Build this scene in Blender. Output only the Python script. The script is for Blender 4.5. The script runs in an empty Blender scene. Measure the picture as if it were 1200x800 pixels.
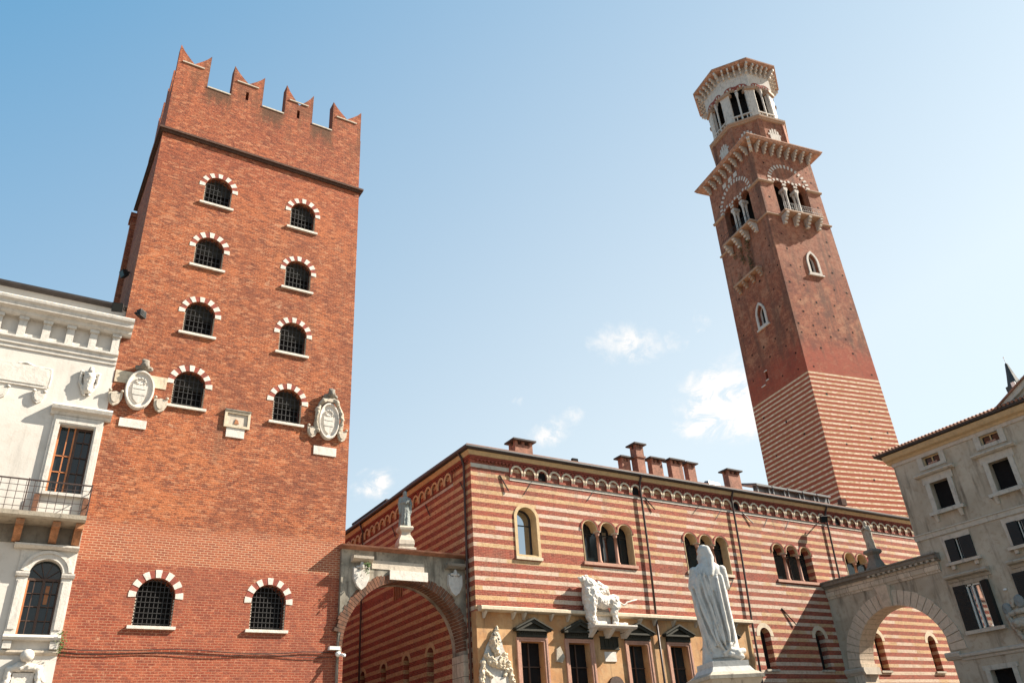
import bpy, bmesh, math, random
from mathutils import Vector, Matrix, noise
from mathutils.geometry import delaunay_2d_cdt
random.seed(7)
PI = math.pi
S = bpy.context.scene
COL = S.collection

# ------------------------------------------------------------------ camera
cam_d = bpy.data.cameras.new('camera'); cam = bpy.data.objects.new('camera', cam_d); COL.objects.link(cam)
FW = Vector((0.4850335, 0.72868809, 0.48348338)); RT = Vector((0.84926547, -0.52434699, -0.06171216)); UP = Vector((-0.20854414, -0.4405382, 0.87317549))
cam.matrix_world = Matrix(((RT.x, UP.x, -FW.x, 0), (RT.y, UP.y, -FW.y, 0), (RT.z, UP.z, -FW.z, 1.6), (0, 0, 0, 1)))
cam_d.sensor_width = 36; cam_d.lens = 27.938; cam_d.clip_start = .1; cam_d.clip_end = 3000
S.camera = cam
S.render.resolution_x = 1024; S.render.resolution_y = 682

# ------------------------------------------------------------------ light
SUN = Vector((2.5, -1.0, 2.12)).normalized()          # towards the sun
sun_el = math.asin(SUN.z); sun_az = math.atan2(SUN.x, SUN.y)
ld = bpy.data.lights.new('sun', 'SUN'); ld.energy = 5.0; ld.angle = math.radians(.53); ld.color = (1, .91, .78)
lo = bpy.data.objects.new('sun', ld); COL.objects.link(lo)
lo.rotation_euler = SUN.to_track_quat('Z', 'Y').to_euler()
S.view_settings.view_transform = 'Standard'; S.view_settings.look = 'None'; S.view_settings.gamma = 1
S.view_settings.exposure = 1.6

def lin(c):
    return tuple(pow(x, 2.2) for x in c) + (1,)

class NT:
    def __init__(s, tree): s.t = tree; s.n = tree.nodes; s.l = tree.links
    def _in(s, sock, v):
        if isinstance(v, bpy.types.NodeSocket): s.l.new(v, sock)
        elif v is not None:
            try: sock.default_value = v
            except Exception: sock.default_value = tuple(v)[:3] if len(sock.default_value) == 3 else tuple(v) + (1,)
    def math(s, op, a, b=None, c=None, clamp=False):
        n = s.n.new('ShaderNodeMath'); n.operation = op; n.use_clamp = clamp
        for i, v in enumerate((a, b, c)):
            if v is not None: s._in(n.inputs[i], v)
        return n.outputs[0]
    def vmath(s, op, a, b=None, out=0):
        n = s.n.new('ShaderNodeVectorMath'); n.operation = op
        s._in(n.inputs[0], a)
        if b is not None: s._in(n.inputs[1], b)
        return n.outputs[out]
    def pos(s): return s.n.new('ShaderNodeNewGeometry').outputs['Position']
    def sep(s, v):
        n = s.n.new('ShaderNodeSeparateXYZ'); s.l.new(v, n.inputs[0]); return n.outputs
    def comb(s, x=0, y=0, z=0):
        n = s.n.new('ShaderNodeCombineXYZ')
        for i, v in enumerate((x, y, z)): s._in(n.inputs[i], v)
        return n.outputs[0]
    def mix(s, f, a, b, mode='MIX'):
        n = s.n.new('ShaderNodeMix'); n.data_type = 'RGBA'; n.blend_type = mode
        s._in(n.inputs[0], f); s._in(n.inputs[6], a); s._in(n.inputs[7], b); return n.outputs[2]
    def noise(s, vec, scale, detail=4, rough=.55, dist=0, col=False):
        n = s.n.new('ShaderNodeTexNoise'); s._in(n.inputs['Vector'], vec)
        n.inputs['Scale'].default_value = scale; n.inputs['Detail'].default_value = detail
        n.inputs['Roughness'].default_value = rough; n.inputs['Distortion'].default_value = dist
        return n.outputs['Color' if col else 'Fac']
    def ramp(s, f, lo, hi, a=0., b=1.):
        n = s.n.new('ShaderNodeMapRange'); n.interpolation_type = 'SMOOTHSTEP'
        s._in(n.inputs[0], f); n.inputs[1].default_value = lo; n.inputs[2].default_value = hi
        n.inputs[3].default_value = a; n.inputs[4].default_value = b; return n.outputs[0]
    def scale(s, v, k): return s.vmath('MULTIPLY', v, k)
    def brick(s, vec, w, h, mortar, c1, c2, cm, offset=.5, bias=0.):
        n = s.n.new('ShaderNodeTexBrick'); s._in(n.inputs['Vector'], vec); n.offset = offset
        s._in(n.inputs['Color1'], c1); s._in(n.inputs['Color2'], c2); s._in(n.inputs['Mortar'], cm)
        n.inputs['Scale'].default_value = 1; n.inputs['Mortar Size'].default_value = mortar
        n.inputs['Mortar Smooth'].default_value = .2; n.inputs['Bias'].default_value = bias
        n.inputs['Brick Width'].default_value = w; n.inputs['Row Height'].default_value = h
        return n.outputs

# ------------------------------------------------------------------ sky
W = bpy.data.worlds.new('World'); S.world = W; W.use_nodes = True
t = NT(W.node_tree); t.n.clear()
sky = t.n.new('ShaderNodeTexSky'); sky.sky_type = 'NISHITA'; sky.sun_disc = False
sky.sun_elevation = sun_el; sky.sun_rotation = sun_az
sky.air_density = 1.2; sky.dust_density = 1.0; sky.ozone_density = 2.0
dirv = t.n.new('ShaderNodeTexCoord').outputs['Generated']
warp = t.noise(dirv, 11, 7, .68, .4, col=True)
wd = t.vmath('ADD', dirv, t.scale(t.vmath('SUBTRACT', warp, (.5, .5, .5)), (.12, .12, .07)))
fine = t.noise(t.scale(dirv, (1, 1, 1.8)), 22, 8, .68, .8)
cl = None
CLOUDS = [((.603, .6483, .465), .045, .85), ((.580, .668, .462), .022, .4), ((.6408, .6116, .464), .020, .5), ((.6638, .577, .4759), .020, .5),
          ((.720, .590, .384), .085, 3.0), ((.690, .622, .372), .042, 1.6), ((.5481, .7456, .379), .034, .8), ((.5655, .7228, .3972), .022, .5),
          ((.3659, .8722, .3246), .038, 1.3), ((.52, .76, .44), .012, .3),
          ((.5, -.7, .55), .3, 1.2), ((-.3, -.8, .5), .25, 1.2), ((.1, -.9, .25), .35, 1.3), ((-.8, -.3, .4), .3, 1.0), ((.35, -.87, .36), .22, 1.3)]
for c, r, k in CLOUDS:
    cv = Vector(c).normalized()
    d = t.vmath('SUBTRACT', wd, tuple(cv)); d = t.vmath('MULTIPLY', d, (1, 1, 1.5))
    ln = t.vmath('LENGTH', d, out=1)
    f = t.math('MULTIPLY', t.ramp(ln, 0., r, 1, 0), k)
    cl = f if cl is None else t.math('MAXIMUM', cl, f)
cl = t.math('MULTIPLY', cl, t.ramp(fine, .36, .60, .05, 1.35))
cl = t.math('MULTIPLY', cl, .95, clamp=True)
bg = t.n.new('ShaderNodeBackground'); bg.inputs['Strength'].default_value = .070
hsv = t.n.new('ShaderNodeHueSaturation'); t.l.new(sky.outputs[0], hsv.inputs['Color'])
hsv.inputs['Saturation'].default_value = 1.0; hsv.inputs['Value'].default_value = 1.0
tint = t.mix(1., hsv.outputs[0], (1.0, 1.13, 1.03, 1), 'MULTIPLY')
up_ = t.math('MULTIPLY', t.ramp(t.sep(dirv)[2], .70, .20, 0, .75), t.ramp(t.vmath('DOT_PRODUCT', dirv, (.93, .2, .2), out=1), .1, .85, .12, 1))
sd = t.sep(dirv)
grad = t.math('SUBTRACT', t.math('MULTIPLY', sd[0], .75), t.math('MULTIPLY', sd[2], .9))
air = t.mix(t.math('MULTIPLY', t.math('ADD', grad, .75), 1.05, clamp=True), (.72, 1.95, 3.25, 1), (4.0, 4.35, 4.5, 1))
tint = t.mix(.78, tint, air)
t.l.new(t.mix(cl, tint, (5.1, 4.95, 4.8, 1)), bg.inputs['Color'])
wo = t.n.new('ShaderNodeOutputWorld'); t.l.new(bg.outputs[0], wo.inputs['Surface'])

# ------------------------------------------------------------------ materials
def new_mat(name):
    m = bpy.data.materials.new(name); m.use_nodes = True; m.node_tree.nodes.clear(); return m, NT(m.node_tree)
def finish(m, t, col, rough=.85, bump=None, bstr=.4, bdist=.02, spec=.3, metal=0.):
    p = t.n.new('ShaderNodeBsdfPrincipled'); o = t.n.new('ShaderNodeOutputMaterial')
    t._in(p.inputs['Base Color'], col); t._in(p.inputs['Roughness'], rough)
    p.inputs['Specular IOR Level'].default_value = spec; p.inputs['Metallic'].default_value = metal
    if bump is not None:
        b = t.n.new('ShaderNodeBump'); b.inputs['Strength'].default_value = bstr; b.inputs['Distance'].default_value = bdist
        t.l.new(bump, b.inputs['Height']); t.l.new(b.outputs[0], p.inputs['Normal'])
    t.l.new(p.outputs[0], o.inputs['Surface']); return m

def simple(name, c, rough=.8, var=.25, scale=2., spec=.3, metal=0., bstr=.3, streak=0.):
    m, t = new_mat(name); P = t.pos()
    n1 = t.noise(P, scale, 6, .65); n2 = t.noise(P, scale * 9, 4, .6)
    f = t.math('ADD', t.math('MULTIPLY', n1, .65), t.math('MULTIPLY', n2, .35))
    k = t.ramp(f, .25, .75, 1 - var, 1 + var)
    col = t.mix(1., tuple(c) + (1,), t.comb(k, k, k), 'MULTIPLY')
    if streak:
        st = t.noise(t.scale(P, (2.2, 2.2, .22)), 1.6, 5, .65)
        s2 = t.ramp(st, .45, .72, 0, streak)
        col = t.mix(s2, col, (.05, .04, .032, 1))
    return finish(m, t, col, rough, f, bstr, .03, spec, metal)

YAW = -0.1842
LU = Vector((math.cos(YAW), math.sin(YAW), 0)); LV = Vector((-math.sin(YAW), math.cos(YAW), 0))

def wall_h(t, P, rot=False):
    if rot:
        a = LU + LV
        return t.vmath('DOT_PRODUCT', P, (a.x, a.y, 0), out=1)
    s = t.sep(P); return t.math('ADD', s[0], s[1])

def tower_brick():
    m, t = new_mat('weathered_orange_brick'); P = t.pos(); z = t.sep(P)[2]; h = wall_h(t, P)
    jit = t.math('MULTIPLY', t.math('SUBTRACT', t.noise(P, .8, 3), .5), .10)
    v = t.comb(t.math('ADD', h, jit), t.math('ADD', z, t.math('MULTIPLY', jit, .6)), 0)
    up = t.brick(v, .25, .088, .016, (.33, .076, .028, 1), (.18, .038, .018, 1), (.36, .18, .10, 1))
    row = t.math('FLOOR', t.math('DIVIDE', z, .088)); colm = t.math('FLOOR', t.math('ADD', t.math('DIVIDE', h, .22), t.math('MULTIPLY', row, .5)))
    wn = t.n.new('ShaderNodeTexWhiteNoise'); wn.noise_dimensions = '2D'; t.l.new(t.comb(colm, row, 0), wn.inputs['Vector']); rb = wn.outputs['Value']
    lowb = t.brick(v, .25, .088, .012, (.27, .060, .030, 1), (.19, .038, .022, 1), (.34, .165, .10, 1))
    midb = t.brick(v, .25, .088, .015, (.33, .092, .044, 1), (.22, .056, .032, 1), (.44, .27, .17, 1))
    big = t.noise(P, .33, 6, .6, .8); mid = t.noise(P, 1.5, 6, .68, .5); fin = t.noise(t.scale(P, (1, 1, 3.4)), 3.6, 6, .82)
    c = t.mix(t.ramp(mid, .42, .66, 0, .5), up[0], (.42, .13, .05, 1))
    c = t.mix(t.ramp(big, .47, .62, 0, .6), c, (.19, .060, .034, 1))
    c = t.mix(t.ramp(big, .46, .34, 0, .5), c, (.44, .15, .060, 1)); c = t.mix(t.ramp(z, 24, 28, 0, .35), c, (.26, .052, .030, 1))
    c = t.mix(t.ramp(rb, .80, .88, 0, .5), c, (.13, .048, .034, 1))
    c = t.mix(t.ramp(rb, .16, .08, 0, .4), c, (.50, .25, .14, 1))
    f2 = t.noise(t.scale(P, (1, 1, 1.6)), 17, 4, .8)
    c = t.mix(t.ramp(f2, .55, .65, 0, .6), c, (.50, .24, .125, 1)); c = t.mix(t.ramp(f2, .48, .38, 0, .8), c, (.09, .032, .022, 1))
    c = t.mix(t.ramp(fin, .54, .64, 0, .6), c, (.52, .19, .085, 1))
    c = t.mix(t.ramp(fin, .49, .38, 0, .85), c, (.105, .034, .022, 1))
    bz = t.math('ADD', z, t.math('MULTIPLY', t.noise(P, .5, 4), .5))
    # repaired courses below: a brown-grey belt and a smooth red base
    fa = t.ramp(bz, 10.5, 11.1, 1, 0); fb = t.ramp(bz, 9.4, 9.5, 1, 0)
    c = t.mix(fa, c, t.mix(t.ramp(mid, .4, .7, 0, .4), midb[0], (.36, .12, .06, 1)))
    putlog = t.brick(v, .46, .42, .0, (0, 0, 0, 1), (1, 1, 1, 1), (1, 1, 1, 1))
    lo_ = t.mix(t.ramp(mid, .45, .7, 0, .45), lowb[0], (.42, .13, .065, 1))
    vor = t.n.new('ShaderNodeTexVoronoi'); t.l.new(t.scale(v, (1, 1.1, 1)), vor.inputs['Vector']); vor.inputs['Scale'].default_value = 3.2
    vor.inputs['Randomness'].default_value = .3
    lo_ = t.mix(t.ramp(vor.outputs['Distance'], .05, .19, .7, 0), lo_, (.50, .22, .13, 1))
    lo_ = t.mix(t.ramp(rb, .84, .9, 0, .5), lo_, (.15, .045, .032, 1)); lo_ = t.mix(t.ramp(fin, .54, .68, 0, .5), lo_, (.46, .19, .10, 1)); lo_ = t.mix(t.ramp(f2, .48, .38, 0, .5), lo_, (.13, .038, .026, 1)); lo_ = t.mix(t.ramp(f2, .56, .66, 0, .4), lo_, (.50, .25, .16, 1)); lo_ = t.mix(t.ramp(big, .48, .66, 0, .35), lo_, (.20, .07, .045, 1))
    c = t.mix(fb, c, lo_)
    # pale mortar smears
    c = t.mix(t.ramp(t.noise(P, .9, 5, .6, 1.5), .66, .74, 0, .6), c, (.48, .30, .19, 1))
    # dark run-off under the battlements
    st = t.noise(t.scale(P, (1.4, 1.4, .35)), 1.5, 5, .6)
    sx = t.sep(P)[0]; gap = None
    for g0, g1 in ((3.5, 4.95), (6.2, 7.6), (8.85, 10.2)):
        gm = t.math('MULTIPLY', t.ramp(sx, g0 - .1, g0 + .3, 0, 1), t.ramp(sx, g1 - .3, g1 + .1, 1, 0)); gap = gm if gap is None else t.math('MAXIMUM', gap, gm)
    gz = t.ramp(t.math('ADD', z, t.math('MULTIPLY', t.noise(t.scale(P, (3, 3, .6)), 1.5, 5, .7), 2.2)), 32.4, 33.3, 0, .8)
    c = t.mix(t.math('MULTIPLY', gap, gz), c, (.07, .045, .028, 1))
    top = t.math('MULTIPLY', t.ramp(z, 29.5, 32.5, 0, .6), t.ramp(st, .46, .62, 0, .9))
    c = t.mix(top, c, (.115, .055, .032, 1))
    st2 = t.math('MULTIPLY', t.ramp(t.noise(t.scale(P, (1.1, 1.1, .14)), 1.2, 5, .65), .56, .74, 0, .45), t.ramp(z, 10, 13, 0, 1))
    c = t.mix(st2, c, (.17, .085, .052, 1))
    hgt = t.math('ADD', t.math('MULTIPLY', up[1], -.5), fin)
    return finish(m, t, c, .9, hgt, .5, .03, .2)

def stripe_mix(t, P, z, h, brickc, white, f):
    return t.mix(f, brickc, white)

def palace_stripes():
    m, t = new_mat('striped_brick_and_tufa'); P = t.pos(); z = t.sep(P)[2]; h = wall_h(t, P)
    wob = t.math('MULTIPLY', t.math('SUBTRACT', t.noise(P, .35, 3), .5), .05)
    zw = t.math('ADD', z, wob)
    a = t.math('MODULO', t.math('ADD', t.math('SUBTRACT', 14.50, zw), 4.05), .405)
    b = t.math('MODULO', t.math('ADD', t.math('SUBTRACT', 10.22, zw), 4.05), .405)
    up = t.math('GREATER_THAN', zw, 10.42)
    edge = t.math('ADD', .178, t.math('MULTIPLY', t.math('SUBTRACT', t.noise(P, 5, 3), .5), .03))
    fa = t.math('LESS_THAN', a, edge); fb = t.math('LESS_THAN', b, edge)
    f = t.math('ADD', t.math('MULTIPLY', up, fa), t.math('MULTIPLY', t.math('SUBTRACT', 1, up), fb))
    wide = t.math('MULTIPLY', t.math('GREATER_THAN', zw, 10.23), t.math('LESS_THAN', zw, 10.655))
    f = t.math('MULTIPLY', f, t.math('SUBTRACT', 1, wide))
    v = t.comb(h, z, 0)
    br = t.brick(v, .25, .070, .011, (.25, .048, .027, 1), (.145, .026, .017, 1), (.34, .15, .095, 1))
    # stone courses, block by block
    row = t.math('FLOOR', t.math('DIVIDE', t.math('SUBTRACT', z, 14.50), .405))
    wn = t.n.new('ShaderNodeTexWhiteNoise'); wn.noise_dimensions = '2D'
    blk = t.math('FLOOR', t.math('DIVIDE', t.math('ADD', h, t.math('MULTIPLY', row, 1.77)), 1.9))
    t.l.new(t.comb(blk, row, 0), wn.inputs['Vector'])
    wv = wn.outputs['Value']
    big = t.noise(P, .42, 4, .6, .4)
    pale = t.math('MULTIPLY', t.ramp(t.math('ADD', t.math('MULTIPLY', wv, .40), t.math('ADD', big, t.ramp(z, 9.5, 14, .12, -.04))), .70, .84, 0, 1), t.ramp(t.sep(P)[1], 30.6, 31.2, 1, 0))  # west wall gets ochre only: its warm bounce light is put into the colour
    n6 = t.noise(P, 7, 5, .7)
    ochre = t.mix(t.ramp(n6, .3, .7), (.42, .26, .125, 1), (.54, .39, .23, 1))
    ochre = t.mix(t.ramp(wv, 0, .25, .5, 0), ochre, (.50, .30, .15, 1))
    white = t.mix(t.ramp(n6, .3, .7), (.46, .35, .26, 1), (.57, .46, .36, 1))
    st = t.mix(pale, ochre, white)
    holes = t.noise(t.scale(P, (1, 1, 1.6)), 16, 3, .6)
    st = t.mix(t.math('MULTIPLY', t.ramp(holes, .54, .66, 0, .75), t.math('SUBTRACT', 1, t.math('MULTIPLY', pale, .8))), st, (.20, .10, .045, 1))
    jx = t.math('FRACT', t.math('DIVIDE', t.math('ADD', h, t.math('MULTIPLY', row, .77)), .93))
    st = t.mix(t.math('MULTIPLY', t.math('LESS_THAN', jx, .02), .6), st, (.25, .15, .09, 1))
    bc = t.mix(t.ramp(t.noise(P, 1.6, 5, .65), .4, .7, 0, .6), br[0], (.35, .075, .042, 1))
    bc = t.mix(t.ramp(t.noise(P, 3.1, 6, .75), .50, .62, 0, .6), bc, (.13, .030, .020, 1))
    f9 = t.noise(t.scale(P, (1, 1, 2)), 7, 5, .8); bc = t.mix(t.ramp(f9, .54, .66, 0, .55), bc, (.40, .14, .08, 1)); bc = t.mix(t.ramp(f9, .48, .38, 0, .6), bc, (.11, .028, .02, 1))
    st = t.mix(t.ramp(f9, .50, .37, 0, .5), st, (.24, .13, .065, 1))
    c = t.mix(t.math('MULTIPLY', f, t.ramp(t.noise(t.scale(P, (1, 1, 2.5)), 3.2, 5, .75), .35, .43, .45, 1)), bc, st)
    # soot that gathers under the eaves stones
    blot = t.noise(t.scale(P, (.8, .8, .5)), .9, 7, .7, .8); c = t.mix(t.ramp(blot, .55, .68, 0, .38), c, (.20, .11, .07, 1))
    dirt = t.math('MULTIPLY', t.ramp(t.noise(t.scale(P, (1.3, 1.3, .3)), 1.3, 5, .65), .48, .72, 0, .5), t.ramp(z, 12.6, 14.5, .22, 1.3))
    c = t.mix(dirt, c, (.10, .065, .045, 1))
    hh = t.math('ADD', t.math('MULTIPLY', br[1], -.4), t.math('ADD', n6, t.math('MULTIPLY', f, .5)))
    return finish(m, t, c, .85, hh, .4, .025, .25)

def lamberti_mat():
    m, t = new_mat('old_tower_brick_with_stripes'); P = t.pos(); z = t.sep(P)[2]; h = wall_h(t, P, True)
    a = t.math('MODULO', t.math('ADD', t.math('SUBTRACT', 36.0, z), 2.5), .5)
    wn1 = t.noise(P, 3.5, 4, .7)
    f = t.math('LESS_THAN', a, t.math('ADD', .19, t.math('MULTIPLY', t.math('SUBTRACT', wn1, .5), .06)))
    f = t.math('MULTIPLY', f, t.math('LESS_THAN', z, 36.0))
    f = t.math('MULTIPLY', f, t.ramp(t.noise(t.scale(P, (1, 1, 2)), 4.5, 4, .75), .36, .46, .25, 1))
    v = t.comb(h, z, 0)
    br = t.brick(v, .28, .10, .010, (.30, .082, .040, 1), (.17, .040, .024, 1), (.38, .20, .12, 1))
    mid = t.noise(P, .55, 6, .65, .6); sm = t.noise(P, 2.2, 6, .7, .4); fin = t.noise(t.scale(P, (1, 1, 2)), 5, 6, .8)
    bc = t.mix(t.ramp(sm, .42, .66, 0, .7), br[0], (.36, .13, .07, 1))
    bc = t.mix(t.ramp(mid, .5, .68, 0, .7), bc, (.16, .050, .034, 1))
    bc = t.mix(t.ramp(mid, .47, .32, 0, .7), bc, (.42, .21, .12, 1))
    bc = t.mix(t.ramp(fin, .56, .72, 0, .6), bc, (.48, .27, .17, 1))
    bc = t.mix(t.ramp(fin, .49, .38, 0, .8), bc, (.085, .034, .024, 1))
    bc = t.mix(t.ramp(t.noise(P, .28, 7, .7, 1.2), .50, .60, 0, .55), bc, (.135, .055, .038, 1)); f3 = t.noise(t.scale(P, (1, 1, 1.5)), 1.3, 8, .8, .3); bc = t.mix(t.ramp(f3, .52, .64, 0, .6), bc, (.44, .22, .13, 1)); bc = t.mix(t.ramp(f3, .48, .36, 0, .6), bc, (.14, .05, .036, 1))
    # red band of newer brick just above the stripes, brown stone higher up
    rd = t.math('ADD', z, t.math('MULTIPLY', mid, 3))
    bc = t.mix(t.math('MULTIPLY', t.ramp(rd, 39.5, 42.5, .75, 0), t.ramp(sm, .3, .6, .5, 1)), bc, (.32, .065, .038, 1))
    bc = t.mix(t.math('MULTIPLY', t.ramp(rd, 49, 52, 0, .55), t.ramp(sm, .35, .6, 0, 1)), bc, (.34, .17, .11, 1))
    bc = t.mix(t.math('MULTIPLY', t.ramp(z, 36, 36.2, 1, 0), .6), bc, (.33, .085, .045, 1))
    n6 = t.noise(P, 3, 5, .7)
    st = t.mix(t.ramp(n6, .35, .65), (.50, .34, .18, 1), (.72, .60, .44, 1))
    st = t.mix(t.ramp(t.noise(P, 5, 3, .7), .62, .72, 0, .6), st, (.20, .11, .06, 1))
    c = t.mix(f, bc, st)
    stn = t.math('MULTIPLY', t.ramp(t.noise(t.scale(P, (1.2, 1.2, .12)), .9, 5, .65), .48, .68, 0, .65), t.ramp(z, 36, 40, 0, 1))
    c = t.mix(stn, c, (.095, .055, .04, 1))
    return finish(m, t, c, .9, t.math('ADD', fin, t.math('MULTIPLY', br[1], -.4)), .5, .05, .2)

def plaster(name, c1, c2, c3, sc=1., stain=.4):
    m, t = new_mat(name); P = t.pos()
    a = t.noise(P, .45 * sc, 6, .6, .5); b = t.noise(P, 2.2 * sc, 6, .65, .3); f = t.noise(P, 14, 4, .7)
    c = t.mix(t.ramp(a, .38, .62), c1, c2); c = t.mix(t.ramp(b, .5, .72, 0, .6), c, c3)
    st = t.noise(t.scale(P, (1.6, 1.6, .2)), 1.3, 5, .65)
    c = t.mix(t.ramp(st, .5, .75, 0, stain), c, tuple(x * .35 for x in c3[:3]) + (1,))
    c = t.mix(t.ramp(f, .55, .8, 0, .25), c, tuple(x * .6 for x in c1[:3]) + (1,))
    return finish(m, t, c, .88, t.math('ADD', f, b), .25, .02, .25)

def relief_stone(name, c, dark=.55, scale=6.):
    m, t = new_mat(name); P = t.pos()
    a = t.noise(P, scale, 6, .7, .4); b = t.noise(P, scale * 4, 4, .7)
    st = t.noise(t.scale(P, (2.5, 2.5, .5)), 2.4, 5, .65)
    col = t.mix(t.ramp(a, .4, .7, 0, .5), tuple(c) + (1,), tuple(x * .62 for x in c) + (1,))
    col = t.mix(t.ramp(st, .52, .74, 0, dark), col, (.075, .065, .055, 1))
    # grime on ledges: follows the way a surface faces upward, where rain and dust settle
    return finish(m, t, col, .8, t.math('ADD', a, t.math('MULTIPLY', b, .5)), .5, .03, .3)

def block_stone(name, c, w, h, ax='xz'):
    m, t = new_mat(name); P = t.pos(); s = t.sep(P)
    v = t.comb(t.math('ADD', s[0], s[1]), s[2], 0)
    br = t.brick(v, w, h, .012, tuple(c) + (1,), tuple(x * .72 for x in c) + (1,), (.10, .08, .065, 1))
    a = t.noise(P, 3, 6, .7, .4)
    col = t.mix(t.ramp(a, .42, .7, 0, .6), br[0], tuple(x * .5 for x in c) + (1,))
    st = t.noise(t.scale(P, (2.5, 2.5, .4)), 2., 5, .65)
    col = t.mix(t.ramp(st, .5, .72, 0, .55), col, (.06, .052, .042, 1))
    return finish(m, t, col, .85, t.math('ADD', a, t.math('MULTIPLY', br[1], -1)), .5, .03, .25)

M = {}
M['tbrick'] = tower_brick(); M['stripe'] = palace_stripes(); M['lamb'] = lamberti_mat()
M['white_plaster'] = plaster('white_plaster', (.51, .475, .43, 1), (.55, .515, .47, 1), (.43, .39, .34, 1), 1, .25)
M['yellow'] = plaster('ochre_plaster', (.40, .205, .090, 1), (.47, .29, .145, 1), (.26, .16, .095, 1), 2.2, .75)
M['grey_plaster'] = plaster('grey_brown_render', (.35, .295, .22, 1), (.43, .37, .285, 1), (.25, .185, .12, 1), 1.5, .85)
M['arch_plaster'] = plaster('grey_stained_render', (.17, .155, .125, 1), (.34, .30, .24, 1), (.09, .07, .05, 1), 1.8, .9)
M['stone_white'] = relief_stone('pale_limestone', (.54, .505, .455), .25, 4)
M['stone_trim'] = relief_stone('limestone_trim', (.48, .415, .335), .35, 3)
M['stone_old'] = relief_stone('weathered_stone', (.38, .33, .26), .7, 5)
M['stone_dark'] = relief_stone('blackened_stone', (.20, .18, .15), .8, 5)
M['marble'] = relief_stone('white_marble', (.60, .55, .49), .2, 4)
M['marble_statue'] = relief_stone('grey_white_marble', (.47, .455, .425), .4, 6)
M['bluestone'] = relief_stone('blue_grey_stone', (.22, .24, .23), .75, 9)
M['bracket'] = simple('orange_brown_bracket_stone', (.34, .155, .075), .85, .5, 5, streak=.4)
M['archstone'] = relief_stone('beige_arch_stone', (.56, .45, .34), .45, 4)
M['cream'] = relief_stone('cream_stone', (.50, .36, .20), .2, 4)
M['palecream'] = relief_stone('pale_cream_stone', (.54, .45, .33), .25, 6)
M['vwhite'] = relief_stone('white_voussoir_stone', (.62, .56, .49), .15, 5)
M['pink'] = relief_stone('red_verona_marble', (.42, .23, .165), .25, 4)
M['grey_trim'] = relief_stone('grey_stone_trim', (.46, .42, .35), .5, 4)
M['blocks'] = block_stone('arch_stone_blocks', (.60, .50, .38), .8, .55)
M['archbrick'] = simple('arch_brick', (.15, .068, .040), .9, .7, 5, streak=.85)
M['brick'] = simple('chimney_brick', (.26, .125, .085), .9, .55, 7, streak=.5)
M['redbrick'] = simple('dark_red_brick', (.24, .062, .042), .9, .5, 9, streak=.4)
M['lambpink'] = relief_stone('tower_cornice_stone', (.36, .235, .16), .6, 2)
M['lambwhite'] = relief_stone('tower_white_stone', (.52, .46, .40), .6, 2)
M['soffit'] = simple('brown_pink_cornice_brick', (.36, .20, .135), .85, .5, 3, streak=.3)
M['darkbelt'] = simple('dark_belt_brick', (.075, .04, .028), .9, .5, 8)
M['iron'] = simple('dark_iron', (.018, .016, .015), .6, .2, 4, .4)
M['rust'] = simple('brown_pipe_paint', (.045, .025, .02), .5, .3, 3, .4)
M['gutter'] = simple('dark_copper_gutter', (.035, .028, .028), .5, .3, 2, .5)
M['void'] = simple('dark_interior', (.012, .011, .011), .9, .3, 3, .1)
M['tymp'] = simple('weathered_grey_board', (.035, .032, .026), .9, .4, 5)
M['darkwood'] = simple('dark_window_wood', (.055, .028, .018), .6, .3, 6, .4)
M['orangewood'] = simple('orange_brown_window_wood', (.36, .13, .045), .6, .3, 6, .4)
M['whitewood'] = simple('white_window_wood', (.60, .58, .52), .6, .15, 6, .4)
M['shutter'] = simple('black_green_shutter_paint', (.012, .014, .014), .6, .2, 6, .3)
M['door_ped'] = simple('dark_bronze_green_stone', (.026, .024, .016), .7, .45, 8, .3)
M['green_copper'] = simple('dark_green_copper', (.02, .032, .035), .6, .4, 2, .4)
M['tile'] = simple('terracotta_roof_tile', (.26, .12, .075), .85, .45, 3)
M['roofdark'] = simple('old_roof_edge', (.05, .042, .04), .8, .3, 3)
M['metalpanel'] = simple('grey_metal_panel', (.10, .10, .10), .4, .15, 1, .5, .3)
M['leaf'] = simple('leaf_green', (.045, .08, .02), .8, .5, 20)
M['lampwhite'] = simple('white_plastic_casing', (.7, .7, .68), .4, .1, 4)
M['copper'] = simple('orange_brown_metal', (.30, .12, .05), .6, .3, 5)
m, t = new_mat('sky_reflecting_glass'); P = t.pos()
M['glass'] = finish(m, t, (.42, .46, .50, 1), .03, t.noise(P, .8, 2), .03, .02, .5, 1.)
m, t = new_mat('dark_window_glass'); P = t.pos()
M['dglass'] = finish(m, t, (.012, .018, .02, 1), .08, t.noise(P, 1.5, 2), .08, .02, .45, 0.)
m, t = new_mat('piazza_paving'); P = t.pos(); s_ = t.sep(P)
br = t.brick(t.comb(s_[0], s_[1], 0), .9, .45, .012, (.26, .215, .165, 1), (.20, .165, .125, 1), (.10, .08, .06, 1))
M['paving'] = finish(m, t, t.mix(t.ramp(t.noise(P, 1.2, 5), .4, .7, 0, .4), br[0], (.22, .19, .165, 1)), .8, br[1], .3, .01, .3)

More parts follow.
